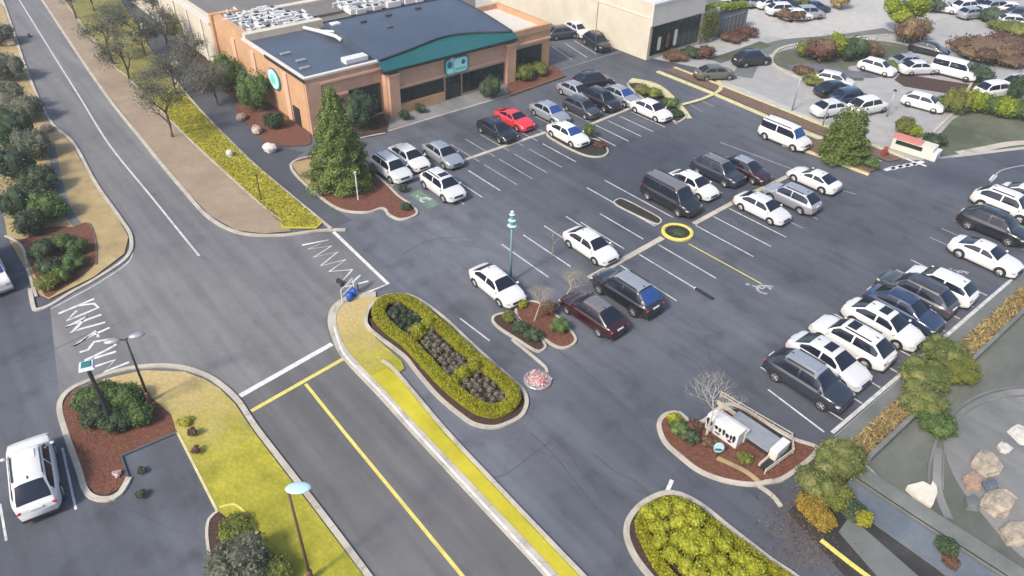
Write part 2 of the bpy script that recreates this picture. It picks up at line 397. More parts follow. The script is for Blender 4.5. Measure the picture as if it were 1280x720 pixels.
def fill(P):
    """triangles of an outline; copes with outlines that touch or cross themselves"""
    P = [Vector((p[0], p[1])) for p in P]; n = len(P)
    r = delaunay_2d_cdt(P, [(i, (i+1) % n) for i in range(n)], [], 1, 1e-4)
    V = r[0]; out = []
    for f in r[2]:
        a, b, c = (V[i] for i in f)
        out.append(tuple(f) if (b-a).cross(c-a) > 0 else tuple(f)[::-1])
    return V, out

def sheet(name, P, z, mat, parent=None, kind='structure'):
    V, Fc = fill(P)
    me = bpy.data.meshes.new(name)
    me.from_pydata([(p.x, p.y, z) for p in V], [], Fc); me.update()
    o = link(name, me, mat, parent)
    if kind: o['kind'] = kind
    return o

def slab(name, P, z0, z1, mat):
    bm = bmesh.new()
    P = ccw(P)
    top = [bm.verts.new((p[0], p[1], z1)) for p in P]
    bot = [bm.verts.new((p[0], p[1], z0)) for p in P]
    n = len(P)
    V, Fc = fill(P)
    tv = [bm.verts.new((p.x, p.y, z1)) for p in V]
    for f in Fc: bm.faces.new([tv[i] for i in f])
    for i in range(n): bm.faces.new((bot[i], bot[(i+1) % n], top[(i+1) % n], top[i]))
    bmesh.ops.remove_doubles(bm, verts=bm.verts, dist=1e-4)
    return struct(bm_obj(name, bm, mat))

def kerb_ring(P, w=0.28, h=0.14, mat=None, name='kerb'):
    P = ccw(P); Q = offset(P, w); n = len(P)
    bm = bmesh.new()
    A = [bm.verts.new((p.x, p.y, -0.02)) for p in P]; B = [bm.verts.new((p.x, p.y, h)) for p in P]
    C = [bm.verts.new((p.x, p.y, h)) for p in Q]; D = [bm.verts.new((p.x, p.y, 0.0)) for p in Q]
    for i in range(n):
        j = (i+1) % n
        for X, Y in ((A, B), (B, C), (C, D)):
            bm.faces.new((X[i], X[j], Y[j], Y[i]))
    return struct(bm_obj(name, bm, mat or M['kerb']))

def island(pts, bed, kw=0.28, kh=0.14, kmat=None, step=0.25, bedname='planting_bed', smooth_it=True):
    P = [Vector((p.x, p.y)) for p in GP(pts)]
    P = ccw(smooth(P, True, step) if smooth_it else P)
    kerb_ring(P, kw, kh, kmat)
    sheet(bedname, offset(P, kw-0.01), kh-0.03, bed)
    return P

def ribbon(name, pts, w, z, mat, h=0.0, closed=False, sm=True, world=False, step=0.25):
    """flat painted line (h = 0) or a raised kerb of height h"""
    P = [Vector((p[0], p[1])) for p in (pts if world else GP(pts))]
    if sm and len(P) > 2: P = smooth(P, closed, step)
    n = len(P); L = []; R = []
    for i in range(n):
        if closed: t = P[(i+1) % n]-P[(i-1) % n]
        else: t = P[min(i+1, n-1)]-P[max(i-1, 0)]
        t.normalize(); nn = Vector((-t.y, t.x))*w/2
        L.append(P[i]+nn); R.append(P[i]-nn)
    bm = bmesh.new()
    lv = [bm.verts.new((p.x, p.y, z+h)) for p in L]; rv = [bm.verts.new((p.x, p.y, z+h)) for p in R]
    rg = range(n) if closed else range(n-1)
    for i in rg:
        j = (i+1) % n
        bm.faces.new((rv[i], rv[j], lv[j], lv[i]))
    if h:
        lb = [bm.verts.new((p.x, p.y, z-0.02)) for p in L]; rb = [bm.verts.new((p.x, p.y, z-0.02)) for p in R]
        for i in rg:
            j = (i+1) % n
            bm.faces.new((lv[i], lv[j], lb[j], lb[i])); bm.faces.new((rb[i], rb[j], rv[j], rv[i]))
        if not closed:
            for i in (0, n-1): bm.faces.new((lv[i], rv[i], rb[i], lb[i]))
    o = bm_obj(name, bm, mat)
    if not h:
        pass
    return struct(o)

def lines_obj(name, segs, w, z, mat):
    """several painted lines of one kind, given as world segments"""
    bm = bmesh.new()
    for a, b in segs:
        a = Vector((a[0], a[1])); b = Vector((b[0], b[1]))
        t = (b-a).normalized(); n = Vector((-t.y, t.x))*w/2
        bm.faces.new([bm.verts.new((q.x, q.y, z)) for q in (a-n, b-n, b+n, a+n)])
    return struct(bm_obj(name, bm, mat))

# ---- foliage
def leaf_arrays(C, Nrm, size, rng, asp=0.6, jitter=0.8):
    n = len(C)
    r = rng.normal(size=(n, 3))*jitter+Nrm
    r /= np.linalg.norm(r, axis=1)[:, None]+1e-9
    a = np.cross(r, rng.normal(size=(n, 3))); a /= np.linalg.norm(a, axis=1)[:, None]+1e-9
    b = np.cross(r, a)
    s = size*rng.uniform(0.6, 1.35, (n, 1))
    V = np.stack([C-a*s, C-b*s*asp, C+a*s, C+b*s*asp], 1)
    return V.reshape(-1, 3)

def quads_mesh(name, V):
    n = len(V)//4
    me = bpy.data.meshes.new(name)
    me.vertices.add(len(V)); me.vertices.foreach_set('co', V.astype(np.float32).ravel())
    me.loops.add(4*n); me.loops.foreach_set('vertex_index', np.arange(4*n, dtype=np.int32))
    me.polygons.add(n); me.polygons.foreach_set('loop_start', np.arange(0, 4*n, 4, dtype=np.int32))
    me.update(calc_edges=True); me.validate()
    return me

def sample_blobs(blobs, n, rng, low=0.0, shell=0.35):
    vols = np.array([b[3]*b[4]*b[5] for b in blobs])**0.67
    k = rng.choice(len(blobs), n, p=vols/vols.sum())
    B = np.array(blobs)[k]
    d = rng.normal(size=(n, 3)); d /= np.linalg.norm(d, axis=1)[:, None]
    rad = rng.uniform(0, 1, (n, 1))**shell
    lump = 1+0.14*np.sin(d[:, :1]*7+B[:, :1]*3)*np.cos(d[:, 1:2]*6+B[:, 1:2]*5)
    C = B[:, :3]+d*rad*lump*B[:, 3:6]
    keep = C[:, 2] > low
    return C[keep], d[keep]

def foliage_mesh(name, blobs, n, size, seed, low=0.05, core=True, asp=0.6, shell=0.35):
    rng = np.random.default_rng(seed)
    n = int(n*1.7); size = size*.76
    C, D = sample_blobs(blobs, n, rng, low, shell)
    D = D*0.8+np.array([0, 0, 0.5])
    me = quads_mesh(name, leaf_arrays(C, D, size, rng, asp))
    if core:
        bm = bmesh.new(); bm.from_mesh(me)
        pr = random.Random(seed)
        for b in blobs:
            add_ell(bm, (b[0], b[1], max(b[2], b[5]*0.35)), (b[3]*0.72, b[4]*0.72, b[5]*0.72), 9, 6, 0.12, pr)
        bm.to_mesh(me); bm.free()
    return me

def shrub(name, px, py, r, h, mat, label, cat='shrub', group=None, seed=1, n=900, leaf=0.11, lumps=5, z=0.1, me=None, world=None):
    if me is None:
        pr = random.Random(seed)
        blobs = [(0, 0, h*0.5, r*0.8, r*0.8, h*0.55)]
        for i in range(lumps):
            a = 2*PI*i/max(1, lumps)+pr.uniform(-.3, .3)
            q = r*pr.uniform(0.4, 0.62)
            hh = h*pr.uniform(0.38, 0.62)
            blobs.append((q*math.cos(a), q*math.sin(a), hh*pr.uniform(.85, 1.1), r*pr.uniform(.38, .55), r*pr.uniform(.38, .55), hh*0.75))
        me = foliage_mesh(name, blobs, n, leaf, seed)
    o = link(name, me, None if len(me.materials) else mat)
    p = Vector(world) if world else G(px, py)
    o.location = (p.x, p.y, z)
    o.rotation_euler = (0, 0, rnd.uniform(0, 6.28))
    tag(o, label, cat, group)
    return o

def branch_mesh(bm, rng, base, h, r0, spread, levels, n0, lean=(0, 0), tips=None, gn=0.55):
    """trunk and limbs; returns the list of limb ends"""
    tips = [] if tips is None else tips
    def grow(p, d, L, r, lev):
        q1 = p+d*L*0.5+Vector((rng.uniform(-1, 1), rng.uniform(-1, 1), 0))*L*0.06
        q2 = p+d*L
        add_tube(bm, [p, q1, q2], [r, r*0.8, r*0.6], 6 if lev < 2 else 4, cap=False)
        if lev >= levels:
            tips.append(q2); return
        for k in range(n0 if lev else n0+1):
            a = 2*PI*(k+rng.random()*0.7)/(n0+1)
            nd = (d+Vector((math.cos(a), math.sin(a), rng.uniform(-0.1, 0.35)))*spread).normalized()
            grow(q2 if k or lev else q1, nd, L*gn*rng.uniform(.8, 1.2), r*0.55, lev+1)
    grow(Vector(base), Vector((lean[0], lean[1], 1)).normalized(), h, r0, 0)
    return tips

def broad_tree(name, px, py, h, cr, matL, label, group=None, seed=3, n=2600, leaf=0.16, trunk_h=0.35, core=False, bark='bark', fill=0.3, lobes=9, world=None, flat=0.8, shell=0.4):
    p = Vector(world) if world else G(px, py)
    t = thing(name, label, 'tree', (p.x, p.y, 0.0), rnd.uniform(0, 6), group)
    rng = random.Random(seed)
    bm = bmesh.new()
    tips = branch_mesh(bm, rng, (0, 0, 0), h*trunk_h, 0.035*h**0.8, 0.75, 3, 3)
    bm_obj('trunk', bm, M[bark], t)
    blobs = []
    zc = h*0.62
    for i in range(lobes):
        a = rng.uniform(0, 2*PI); q = cr*math.sqrt(rng.random())*0.7
        z = zc+rng.uniform(-1, 1)*h*0.24*(1-0.4*q/cr)
        rr = cr*rng.uniform(0.3, 0.5)
        blobs.append((q*math.cos(a), q*math.sin(a), z, rr, rr, rr*flat))
    me = foliage_mesh('crown', blobs, n, leaf, seed, low=0.3, core=core, shell=shell)
    link('crown', me, M[matL], t)
    return t

print('helpers ok')
# ------------------------------------------------------------------ vehicles
def lerp_knots(kn, x):
    if x <= kn[0][0]: return kn[0][1]
    for (a, va), (b, vb) in zip(kn, kn[1:]):
        if x <= b:
            return va+(vb-va)*(x-a)/(b-a)
    return kn[-1][1]

SPECS = {
    # length, width, height, top-of-lower-body knots (x from rear), windscreen base/top, roof end, rear glass base
    'sedan': dict(L=4.7, W=1.86, H=1.50, zt=[(-2.35, .70), (-2.29, .88), (-2.12, .97), (-1.6, .99), (1.2, .94), (1.85, .84), (2.2, .70), (2.35, .52)],
                  wb=1.28, wt=.38, rt=-1.0, rb=-1.95, zb=.20, tum=.19, wheel=.33, ax=(-1.38, 1.42)),
    'coupe': dict(L=4.6, W=1.88, H=1.36, zt=[(-2.3, .70), (-2.22, .88), (-1.9, .95), (-1.4, .95), (.95, .92), (1.8, .80), (2.18, .66), (2.3, .52)],
                  wb=1.05, wt=.15, rt=-.75, rb=-1.85, zb=.18, tum=.22, wheel=.35, ax=(-1.35, 1.4)),
    'suv': dict(L=4.75, W=1.92, H=1.72, zt=[(-2.375, .75), (-2.3, .98), (-2.1, 1.06), (1.1, 1.04), (1.95, .96), (2.28, .82), (2.375, .62)],
                wb=1.36, wt=.62, rt=-1.35, rb=-2.24, zb=.26, tum=.2, wheel=.37, ax=(-1.4, 1.42)),
    'hatch': dict(L=4.3, W=1.80, H=1.52, zt=[(-2.15, .72), (-2.08, .92), (-1.9, 1.0), (1.05, .96), (1.75, .86), (2.06, .74), (2.15, .56)],
                  wb=1.3, wt=.48, rt=-1.3, rb=-2.0, zb=.20, tum=.16, wheel=.33, ax=(-1.28, 1.32)),
    'van': dict(L=5.1, W=1.98, H=2.0, zt=[(-2.55, .8), (-2.5, 1.05), (-2.4, 1.12), (1.5, 1.12), (2.1, 1.02), (2.42, .86), (2.55, .62)],
                wb=1.72, wt=1.05, rt=-2.3, rb=-2.46, zb=.26, tum=.11, wheel=.36, ax=(-1.55, 1.62)),
}

def car_body(spec):
    L, W, H = spec['L'], spec['W'], spec['H']; hl = L/2
    wb, wt, rt_, rb = spec['wb'], spec['wt'], spec['rt'], spec['rb']
    xs = set()
    for k in (0, .015, .05, .1, .17, .26, .36): xs |= {-hl+k*hl, hl-k*hl}
    ramp = [0, .1, .5, .9, 1.0]
    for f in ramp: xs |= {wb+(wt-wb)*f, rb+(rt_-rb)*f}
    bp = (wt+.06+rt_)/2+.05                        # B pillar
    cpos = [wt-(wt-rt_)*f for f in (.03, .25, .75, .97)]
    for v in cpos+[bp-.05, bp+.05, (wt+rt_)/2]: xs.add(v)
    for k, v in spec['zt']: xs.add(k)
    xs = sorted(x for x in xs if -hl <= x <= hl)
    out = [xs[0]]
    for x in xs[1:]:
        if x-out[-1] > .012: out.append(x)
    xs = out
    def gfun(x):
        zt = lerp_knots(spec['zt'], x)
        if x >= wb or x <= rb: return 0.0
        mid = (wt+rt_)/2; half = (wt-rt_)/2+.4
        roof = H-.07*((x-mid)/half)**2
        if x > wt: f = (wb-x)/(wb-wt)
        elif x < rt_: f = (x-rb)/(rt_-rb)
        else: f = 1.0
        f = f+0.22*f*(1-f)
        return max(0.0, f*(roof-zt))
    V = []; J = None
    for x in xs:
        e = max(0.0, (abs(x)/hl-.50)/.50)
        w = W/2*(1-.25*e**3)
        zt = lerp_knots(spec['zt'], x); g = gfun(x)
        zb = spec['zb']+.10*max(0, (abs(x)/hl-.85)/.15)
        dz = zt-zb
        inset = spec['tum']*min(1, g/.5)
        w0 = .90*w
        wr = w0-inset
        cr = .055*(1-e*.6)
        sec = [(0, zb), (.8*w, zb), (.955*w, zb+.05*dz), (.985*w, zb+.22*dz), (w, zb+.55*dz), (.99*w, zb+.78*dz), (.965*w, zb+.92*dz), (.925*w, zb+.985*dz),
               (w0, zt), (w0-inset*.10, zt+.10*g), (w0-inset*.45, zt+.46*g), (wr+.02*min(1, g), zt+.82*g), (wr-.05*min(1, g*2)-.04*w, zt+.95*g+cr*.4),
               (wr*.62, zt+g+cr*.75), (wr*.3, zt+g+cr*.95), (0, zt+g+cr)]
        V.append([(x, y, z) for y, z in sec])
    nj = len(V[0])
    groups = {'roof': [], 'body': [], 'windscreen': [], 'rear_window': [], 'side_f': [], 'side_r': []}
    eps = 1e-4
    for i in range(len(xs)-1):
        xm = (xs[i]+xs[i+1])/2
        for j in range(nj-1):
            key = 'body'
            if j >= 12:
                if wt-(wt-wb)*.0 < xm < wb and wt+(wb-wt)*.1 < xm < wt+(wb-wt)*.9: key = 'windscreen'
                elif rb+(rt_-rb)*.1 < xm < rb+(rt_-rb)*.9: key = 'rear_window'
                elif rt_ < xm < wt: key = 'roof'
            if j in (9, 10):
                if bp+.05-eps < xm < wt+(wb-wt)*.5: key = 'side_f'
                elif rt_-(rt_-rb)*.5 < xm < bp-.05+eps: key = 'side_r'
            groups[key].append((i, j))
    return xs, V, groups, nj

def car_meshes(kind):
    spec = SPECS[kind]
    xs, V, groups, nj = car_body(spec)
    def build(faces, sides=(1, -1), caps=False):
        bm = bmesh.new(); cache = {}
        def v(i, j, s):
            x, y, z = V[i][j]
            k = (i, j, s if y > 1e-6 else 1)
            if k not in cache: cache[k] = bm.verts.new((x, y*s, z))
            return cache[k]
        for i, j in faces:
            for s in sides:
                q = []
                for a in (v(i, j, s), v(i+1, j, s), v(i+1, j+1, s), v(i, j+1, s)):
                    if a not in q: q.append(a)
                if len(q) > 2:
                    try: bm.faces.new(q)
                    except ValueError: pass
        if caps:
            for i in (0, len(xs)-1):
                for j in range(nj-1):
                    q = []
                    for a in (v(i, j, 1), v(i, j+1, 1), v(i, j+1, -1), v(i, j, -1)):
                        if a not in q: q.append(a)
                    if len(q) > 2: bm.faces.new(q)
        bmesh.ops.recalc_face_normals(bm, faces=bm.faces)
        if sides == (1, -1) and caps: pass
        me = bpy.data.meshes.new('m'); bm.to_mesh(me); bm.free()
        for p in me.polygons: p.use_smooth = True
        return me
    out = {'roof': build(groups['roof']), 'body': build(groups['body'], caps=True), 'windscreen': build(groups['windscreen']), 'rear_window': build(groups['rear_window'])}
    for s, n in ((1, 'l'), (-1, 'r')):
        out['sf'+n] = build(groups['side_f'], (s,)); out['sr'+n] = build(groups['side_r'], (s,))
    return out, spec

def part(name, me, mat, parent, loc=None, own=False):
    o = bpy.data.objects.new(name, me); COL.objects.link(o); o.parent = parent
    if loc: o.location = loc
    if not len(me.materials): me.materials.append(mat)
    o.material_slots[0].link = 'OBJECT'; o.material_slots[0].material = mat
    return o

WHEEL = {}
def wheel_me(r):
    if r in WHEEL: return WHEEL[r]
    bm = bmesh.new()
    prof = [(.0, -.11), (r*.62, -.11), (r*.93, -.105), (r, -.06), (r, .06), (r*.93, .105), (r*.62, .11), (r*.60, .07), (0, .07)]
    seg = 20; rings = []
    for k in range(seg):
        a = 2*PI*k/seg
        rings.append([bm.verts.new((q*math.cos(a), y, q*math.sin(a))) for q, y in prof[1:-1]])
    for k in range(seg):
        A, B = rings[k], rings[(k+1) % seg]
        for i in range(len(A)-1): bm.faces.new((A[i], B[i], B[i+1], A[i+1]))
    bm.faces.new([q[0] for q in rings]); bm.faces.new([q[-1] for q in rings])
    bmesh.ops.recalc_face_normals(bm, faces=bm.faces)
    t = bpy.data.meshes.new('tyre'); bm.to_mesh(t); bm.free()
    bm = bmesh.new()
    add_tube(bm, [(0, .06, 0), (0, .095, 0)], [r*.16, r*.13], 10)
    for k in range(5):
        a = 2*PI*k/5; d = Vector((math.cos(a), 0, math.sin(a)))
        add_tube(bm, [Vector((0, .085, 0)), d*r*.56+Vector((0, .09, 0))], [r*.11, r*.08], 5)
    for k in range(20):
        a0, a1 = 2*PI*k/20, 2*PI*(k+1)/20
        q = [(r*.53, a0), (r*.60, a0), (r*.60, a1), (r*.53, a1)]
        bm.faces.new([bm.verts.new((w*math.cos(a), .105, w*math.sin(a))) for w, a in q])
    bmesh.ops.recalc_face_normals(bm, faces=bm.faces)
    m = bpy.data.meshes.new('rim'); bm.to_mesh(m); bm.free()
    bm = bmesh.new()      # dark wheel-arch liner: a half ring
    R0, R1 = r*.9, r*1.17
    for k in range(12):
        a0, a1 = PI*(-.06+1.12*k/12), PI*(-.06+1.12*(k+1)/12)
        q = [(R0, a0), (R1, a0), (R1, a1), (R0, a1)]
        f = [bm.verts.new((w*math.cos(a), 0, w*math.sin(a))) for w, a in q]
        g = [bm.verts.new((w*math.cos(a), -.12, w*math.sin(a))) for w, a in q]
        bm.faces.new(f); bm.faces.new((f[1], f[2], g[2], g[1]))
    a = bpy.data.meshes.new('arch'); bm.to_mesh(a); bm.free()
    WHEEL[r] = (t, m, a); return WHEEL[r]

def lump_me(rx, ry, rz):
    bm = bmesh.new(); add_ell(bm, (0, 0, 0), (rx, ry, rz), 10, 6)
    me = bpy.data.meshes.new('lump'); bm.to_mesh(me); bm.free()
    for p in me.polygons: p.use_smooth = True
    return me

def box_me(x0, x1, y0, y1, z0, z1, bev=.01):
    bm = bmesh.new(); add_box(bm, x0, x1, y0, y1, z0, z1, bev)
    bmesh.ops.recalc_face_normals(bm, faces=bm.faces)
    me = bpy.data.meshes.new('b'); bm.to_mesh(me); bm.free(); return me

CARS = {}
def make_car(kind, detail):
    ms, sp = car_meshes(kind)
    L, W, H = sp['L'], sp['W'], sp['H']; hl = L/2
    root = bpy.data.objects.new({'suv': 'parked_suv', 'van': 'parked_van'}.get(kind, 'parked_car'), None)
    COL.objects.link(root); root.empty_display_size = .5
    P = PAINT['white']
    part('body', ms['body'], P, root)
    part('roof', ms['roof'], P, root)
    part('windscreen', ms['windscreen'], M['glass'], root)
    part('rear_window', ms['rear_window'], M['glass'], root)
    for k in ('sfl', 'sfr', 'srl', 'srr'): part('side_window', ms[k], M['glass'], root)
    t, m, arch = wheel_me(sp['wheel'])
    for x in sp['ax']:
        for s in (1, -1):
            w = part('wheel', t, M['tyre'], root, (x, s*(W/2-.10), sp['wheel']))
            if s < 0: w.rotation_euler = (0, 0, PI)
            if detail:
                part('rim', m, M['rim'], w)
                part('wheel_arch', arch, M['black_trim'], w, (0, .112, 0))
    if not detail: return root
    zf = lerp_knots(sp['zt'], hl-.12); zr = lerp_knots(sp['zt'], -hl+.08)
    hm = lump_me(.16, .19, .06); tm = lump_me(.06, .17, .08)
    mm = lump_me(.09, .11, .075)
    for s in (1, -1):
        o = part('headlight', hm, M['lens'], root, (hl-.20, s*(W/2*.86-.10), zf-.06)); o.rotation_euler = (0, 0, -s*.5)
        o = part('taillight', tm, M['red_lens'], root, (-hl+.075, s*(W/2*.80-.12), zr-.12)); o.rotation_euler = (0, 0, s*.35)
        part('mirror', mm, P, root, (sp['wb']-.22, s*(W/2+.06), lerp_knots(sp['zt'], sp['wb']-.2)+.06))
    part('grille', box_me(hl-.06, hl+.012, -.42, .42, zf-.22, zf-.06), M['black_trim'], root)
    part('front_bumper', box_me(hl-.25, hl+.025, -W/2*.74, W/2*.74, sp['zb']+.02, sp['zb']+.13, .02), M['black_trim'], root)
    part('rear_bumper', box_me(-hl-.03, -hl+.25, -W/2*.76, W/2*.76, sp['zb']+.02, sp['zb']+.16, .02), M['black_trim'], root)
    part('number_plate', box_me(-hl-.02, -hl+.03, -.24, .24, zr-.16, zr-.05, .004), M['plate'], root)
    if kind in ('suv', 'van'):
        rx0, rx1 = sp['rt']+.15, sp['wt']-.2
        for s in (1, -1):
            y = s*(W/2*.9-sp['tum']-.07)
            part('roof_rail', box_me(rx0, rx1, y-.022, y+.022, H-.03, H+.055, .01), M['dark_metal'], root)
    if kind in ('suv', 'hatch', 'sedan'):
        part('sunroof', box_me(sp['wt']-.75, sp['wt']-.2, -.40, .40, H-.02, H+.068, .01), M['glass'], root)
    part('antenna', lump_me(.10, .03, .05), M['black_trim'], root, (sp['rt']+.12, 0, H+.035))
    return root

def kids(o): return [c for c in bpy.data.objects if c.parent == o]

def copy_tree(src, children):
    r = src.copy(); COL.objects.link(r); made = []
    for ch, sub in children:
        c = ch.copy(); COL.objects.link(c); c.parent = r; made.append((ch.name, c))
        for g in sub:
            d = g.copy(); COL.objects.link(d); d.parent = c
    return r, made

def tree_of(root):
    return [(c, list(c.children)) for c in root.children]

def car(kind, px, py, rot, paint, label, cat=None, group='parked cars', detail=True, z=.85, sc=1.16, glass=None, roof=None, world=None, sunroof=False):
    key = (kind, detail)
    if key not in CARS:
        root = make_car(kind, detail)
        bpy.context.view_layer.update()
        CARS[key] = (root, tree_of(root)); r = root
        made = [(c.name, c) for c, _ in CARS[key][1]]
    else:
        src, ch = CARS[key]
        r, made = copy_tree(src, ch)
    p = Vector(world) if world else G(px, py, z)
    r.location = (p.x, p.y, 0.006); r.rotation_euler = (0, 0, math.radians(rot)+rnd.uniform(-.02, .02)); r.scale = (sc, sc, sc)
    for nm, c in made:
        base = nm.split('.')[0]
        if base == 'roof': c.material_slots[0].material = PAINT[roof or paint]  # a roof lighter than the body has the reflected sky painted in
        if base in ('body', 'mirror'):
            c.material_slots[0].material = PAINT[paint]
        if base == 'windscreen': c.material_slots[0].material = M['blue_glass'] if glass == 'blue' else M['glass']
        if base == 'rear_window': c.material_slots[0].material = M['blue_glass'] if glass == 'bluerear' else M['glass']
        if base == 'sunroof':
            c.material_slots[0].material = M['glass'] if sunroof else PAINT[roof or paint]
    tag(r, label, cat or {'suv': 'SUV', 'van': 'van'}.get(kind, 'car'), group)
    return r
# ------------------------------------------------------------------ ground, roads, pavements
sheet('ground', [(-1500, -1500), (1500, -1500), (1500, 1500), (-1500, 1500)], -0.03, M['ground'])
def W2(pts): return [Vector((p.x, p.y)) for p in GP(pts)]
LOT = [(-135, 20.4), (-135, 45), (-90, 78)] + W2([(690, 30), (800, 70), (870, 84), (960, 150), (1082, 197), (1150, 200), (1200, 196), (1300, 184), (1400, 230)]) + [(-10.9, 75), (-10.9, 37.0)] + W2([(1044, 545), (1040, 575), (1010, 640), (1075, 740)]) + [(6, 28), (6, -8), (-36, -30), (-70, -30), (-90, 0)]
sheet('parking_lot', LOT, 0.0, M['lot'])
# light street at the top right, beyond the yellow kerbed median
sheet('road', W2([(845, 78), (900, 70), (960, 45), (1050, 60), (1400, -40), (1400, 120), (1165, 205), (1085, 178), (960, 122)]), -0.012, M['street'])
# main road on the left and the newer lanes at the bottom
ROAD = W2([(-8, -20), (5, 8), (35, 92), (62, 150), (92, 180), (120, 230), (150, 273), (164, 296), (160, 322), (120, 350), (62, 380), (75, 500), (135, 470), (200, 455), (260, 470), (300, 500)])
ROAD += W2([(415, 432), (405, 400), (420, 378), (440, 372), (485, 355), (417, 290), (360, 293), (300, 291), (262, 274), (230, 240), (180, 180), (120, 105), (52, 0), (40, -20)])
sheet('road', ROAD, 0.004, M['road'])
sheet('road', W2([(300, 498), (415, 430), (430, 448), (517, 541), (640, 676), (700, 740), (480, 745), (325, 540)]), 0.008, M['road2'])
# driveway left of the pink building
sheet('driveway', W2([(150, 20), (215, 100), (255, 138), (320, 205), (417, 287), (440, 275), (412, 257), (370, 222), (360, 205), (380, 190), (335, 182), (300, 148), (235, 70), (205, 20), (190, -10), (130, -10)]), 0.0075, M['lane'])

# left verge strips beside the road
sheet('path', W2([(52, -2), (78, -2), (92, 17), (140, 80), (160, 98), (242, 180), (320, 251), (350, 274), (365, 290), (330, 293), (296, 289), (262, 270), (232, 238), (182, 178), (122, 102)]), 0.10, M['tan_pink'])
sheet('lawn', W2([(78, -2), (150, -2), (200, 80), (222, 106), (190, 128), (160, 98), (140, 80), (92, 17)]), 0.112, M['olive_turf'])
sheet('lawn', W2([(78, -2), (150, -2), (200, 80), (252, 140), (320, 207), (404, 279), (395, 287), (352, 287), (350, 274), (320, 251), (242, 180), (160, 98), (140, 80), (92, 17)]), 0.108, M['yellow_turf'])
ribbon('kerb', [(50, -4), (122, 104), (182, 181), (231, 240), (262, 273), (300, 292), (350, 295), (400, 289), (432, 288)], .32, 0.0, M['kerb'], h=.14)
ribbon('kerb', [(76, -4), (92, 17), (140, 80), (160, 98), (242, 180), (320, 251), (352, 276)], .16, 0.09, M['kerb'], h=.06)
ribbon('kerb', [(205, 85), (252, 140), (291, 180), (320, 208), (370, 250), (416, 288)], .22, 0.0, M['kerb'], h=.14)
ribbon('kerb', [(338, 264), (351, 275)], .22, 0.1, M['black_trim'], h=.04)
# far left bank
sheet('path', W2([(-20, -10), (4, 8), (33, 92), (60, 152), (90, 181), (118, 231), (148, 274), (161, 297), (156, 318), (118, 347), (62, 375), (50, 370), (10, 297), (0, 240), (-60, 100)]), 0.10, M['tan'])
ribbon('kerb', [(-2, -8), (6, 8), (35, 92), (62, 150), (92, 180), (120, 230), (150, 273), (164, 297), (159, 322), (121, 349), (90, 366), (62, 383), (46, 388), (42, 384), (38, 362)], .30, 0.0, M['kerb'], h=.14)
ribbon('road_marking', [(167, 308), (160, 328), (124, 353), (92, 371), (64, 386)], .10, 0.012, M['worn_paint'])
BED = smooth([(p.x, p.y) for p in GP([(8, 298), (30, 300), (62, 285), (90, 285), (112, 282), (120, 312), (118, 332), (98, 350), (72, 366), (58, 372), (44, 345), (28, 312)])], True)
sheet('planting_bed', BED, 0.118, M['mulch'])
ribbon('kerb', [(7, 296), (28, 310), (36, 340), (46, 372)], .22, 0.1, M['kerb'], h=.05)
ribbon('kerb', [(96, 284), (112, 281), (121, 305), (121, 332)], .12, 0.115, M['mulch_brown'], h=.04)
ribbon('path', [(64, 180), (72, 222), (84, 262), (98, 283)], .7, 0.112, M['path'])

# bottom-left corner verge: turf, mulch bed, kerb
CORNER = smooth([(p.x, p.y) for p in GP([(75, 510), (80, 497), (95, 485), (130, 471), (155, 464), (180, 460), (207, 459), (232, 462), (258, 471), (277, 483), (297, 502), (322, 539), (392, 630), (460, 721), (490, 765), (430, 830), (340, 790), (258, 700), (258, 668), (272, 641)])], True)
VERGE = W2([(92, 500), (130, 475), (180, 464), (232, 466), (256, 475), (275, 487), (294, 506), (319, 543), (389, 634), (456, 723), (520, 815), (360, 830), (330, 720), (272, 640), (222, 543), (150, 560)])
sheet('lawn', VERGE, 0.10, M['verge'])
ribbon('kerb', [(162, 598), (150, 618), (135, 625), (118, 623), (107, 613), (99, 588), (82, 540), (75, 512), (80, 496), (95, 484), (130, 470), (155, 463), (180, 459), (207, 458), (232, 461), (258, 470), (277, 482), (298, 502), (323, 539), (393, 630), (461, 721), (510, 790)], .34, 0.0, M['kerb'], h=.14)
sheet('planting_bed', W2([(78, 512), (84, 498), (98, 487), (130, 478), (160, 482), (192, 500), (214, 519), (221, 541), (152, 571), (159, 600), (147, 614), (134, 620), (120, 618), (110, 608), (102, 588), (86, 540)]), 0.118, M['mulch'])
ribbon('kerb', [(222, 541), (152, 571), (161, 600)], .16, 0.0, M['lane'], h=.125, sm=False)
ribbon('kerb', [(222, 541), (272, 640)], .14, 0.0, M['kerb_yellow'], h=.125, sm=False)
sheet('planting_bed', smooth([(p.x, p.y) for p in GP([(274, 641), (263, 655), (261, 690), (300, 730), (330, 705), (322, 690)])], True), 0.119, M['mulch_dark'])
ribbon('kerb', [(273, 640), (262, 650), (259, 668), (262, 695)], .16, 0.0, M['kerb'], h=.14)
ribbon('kerb', [(275, 636), (292, 632), (306, 641), (318, 660), (330, 684)], .13, 0.09, M['yellow_paint'], h=.06)

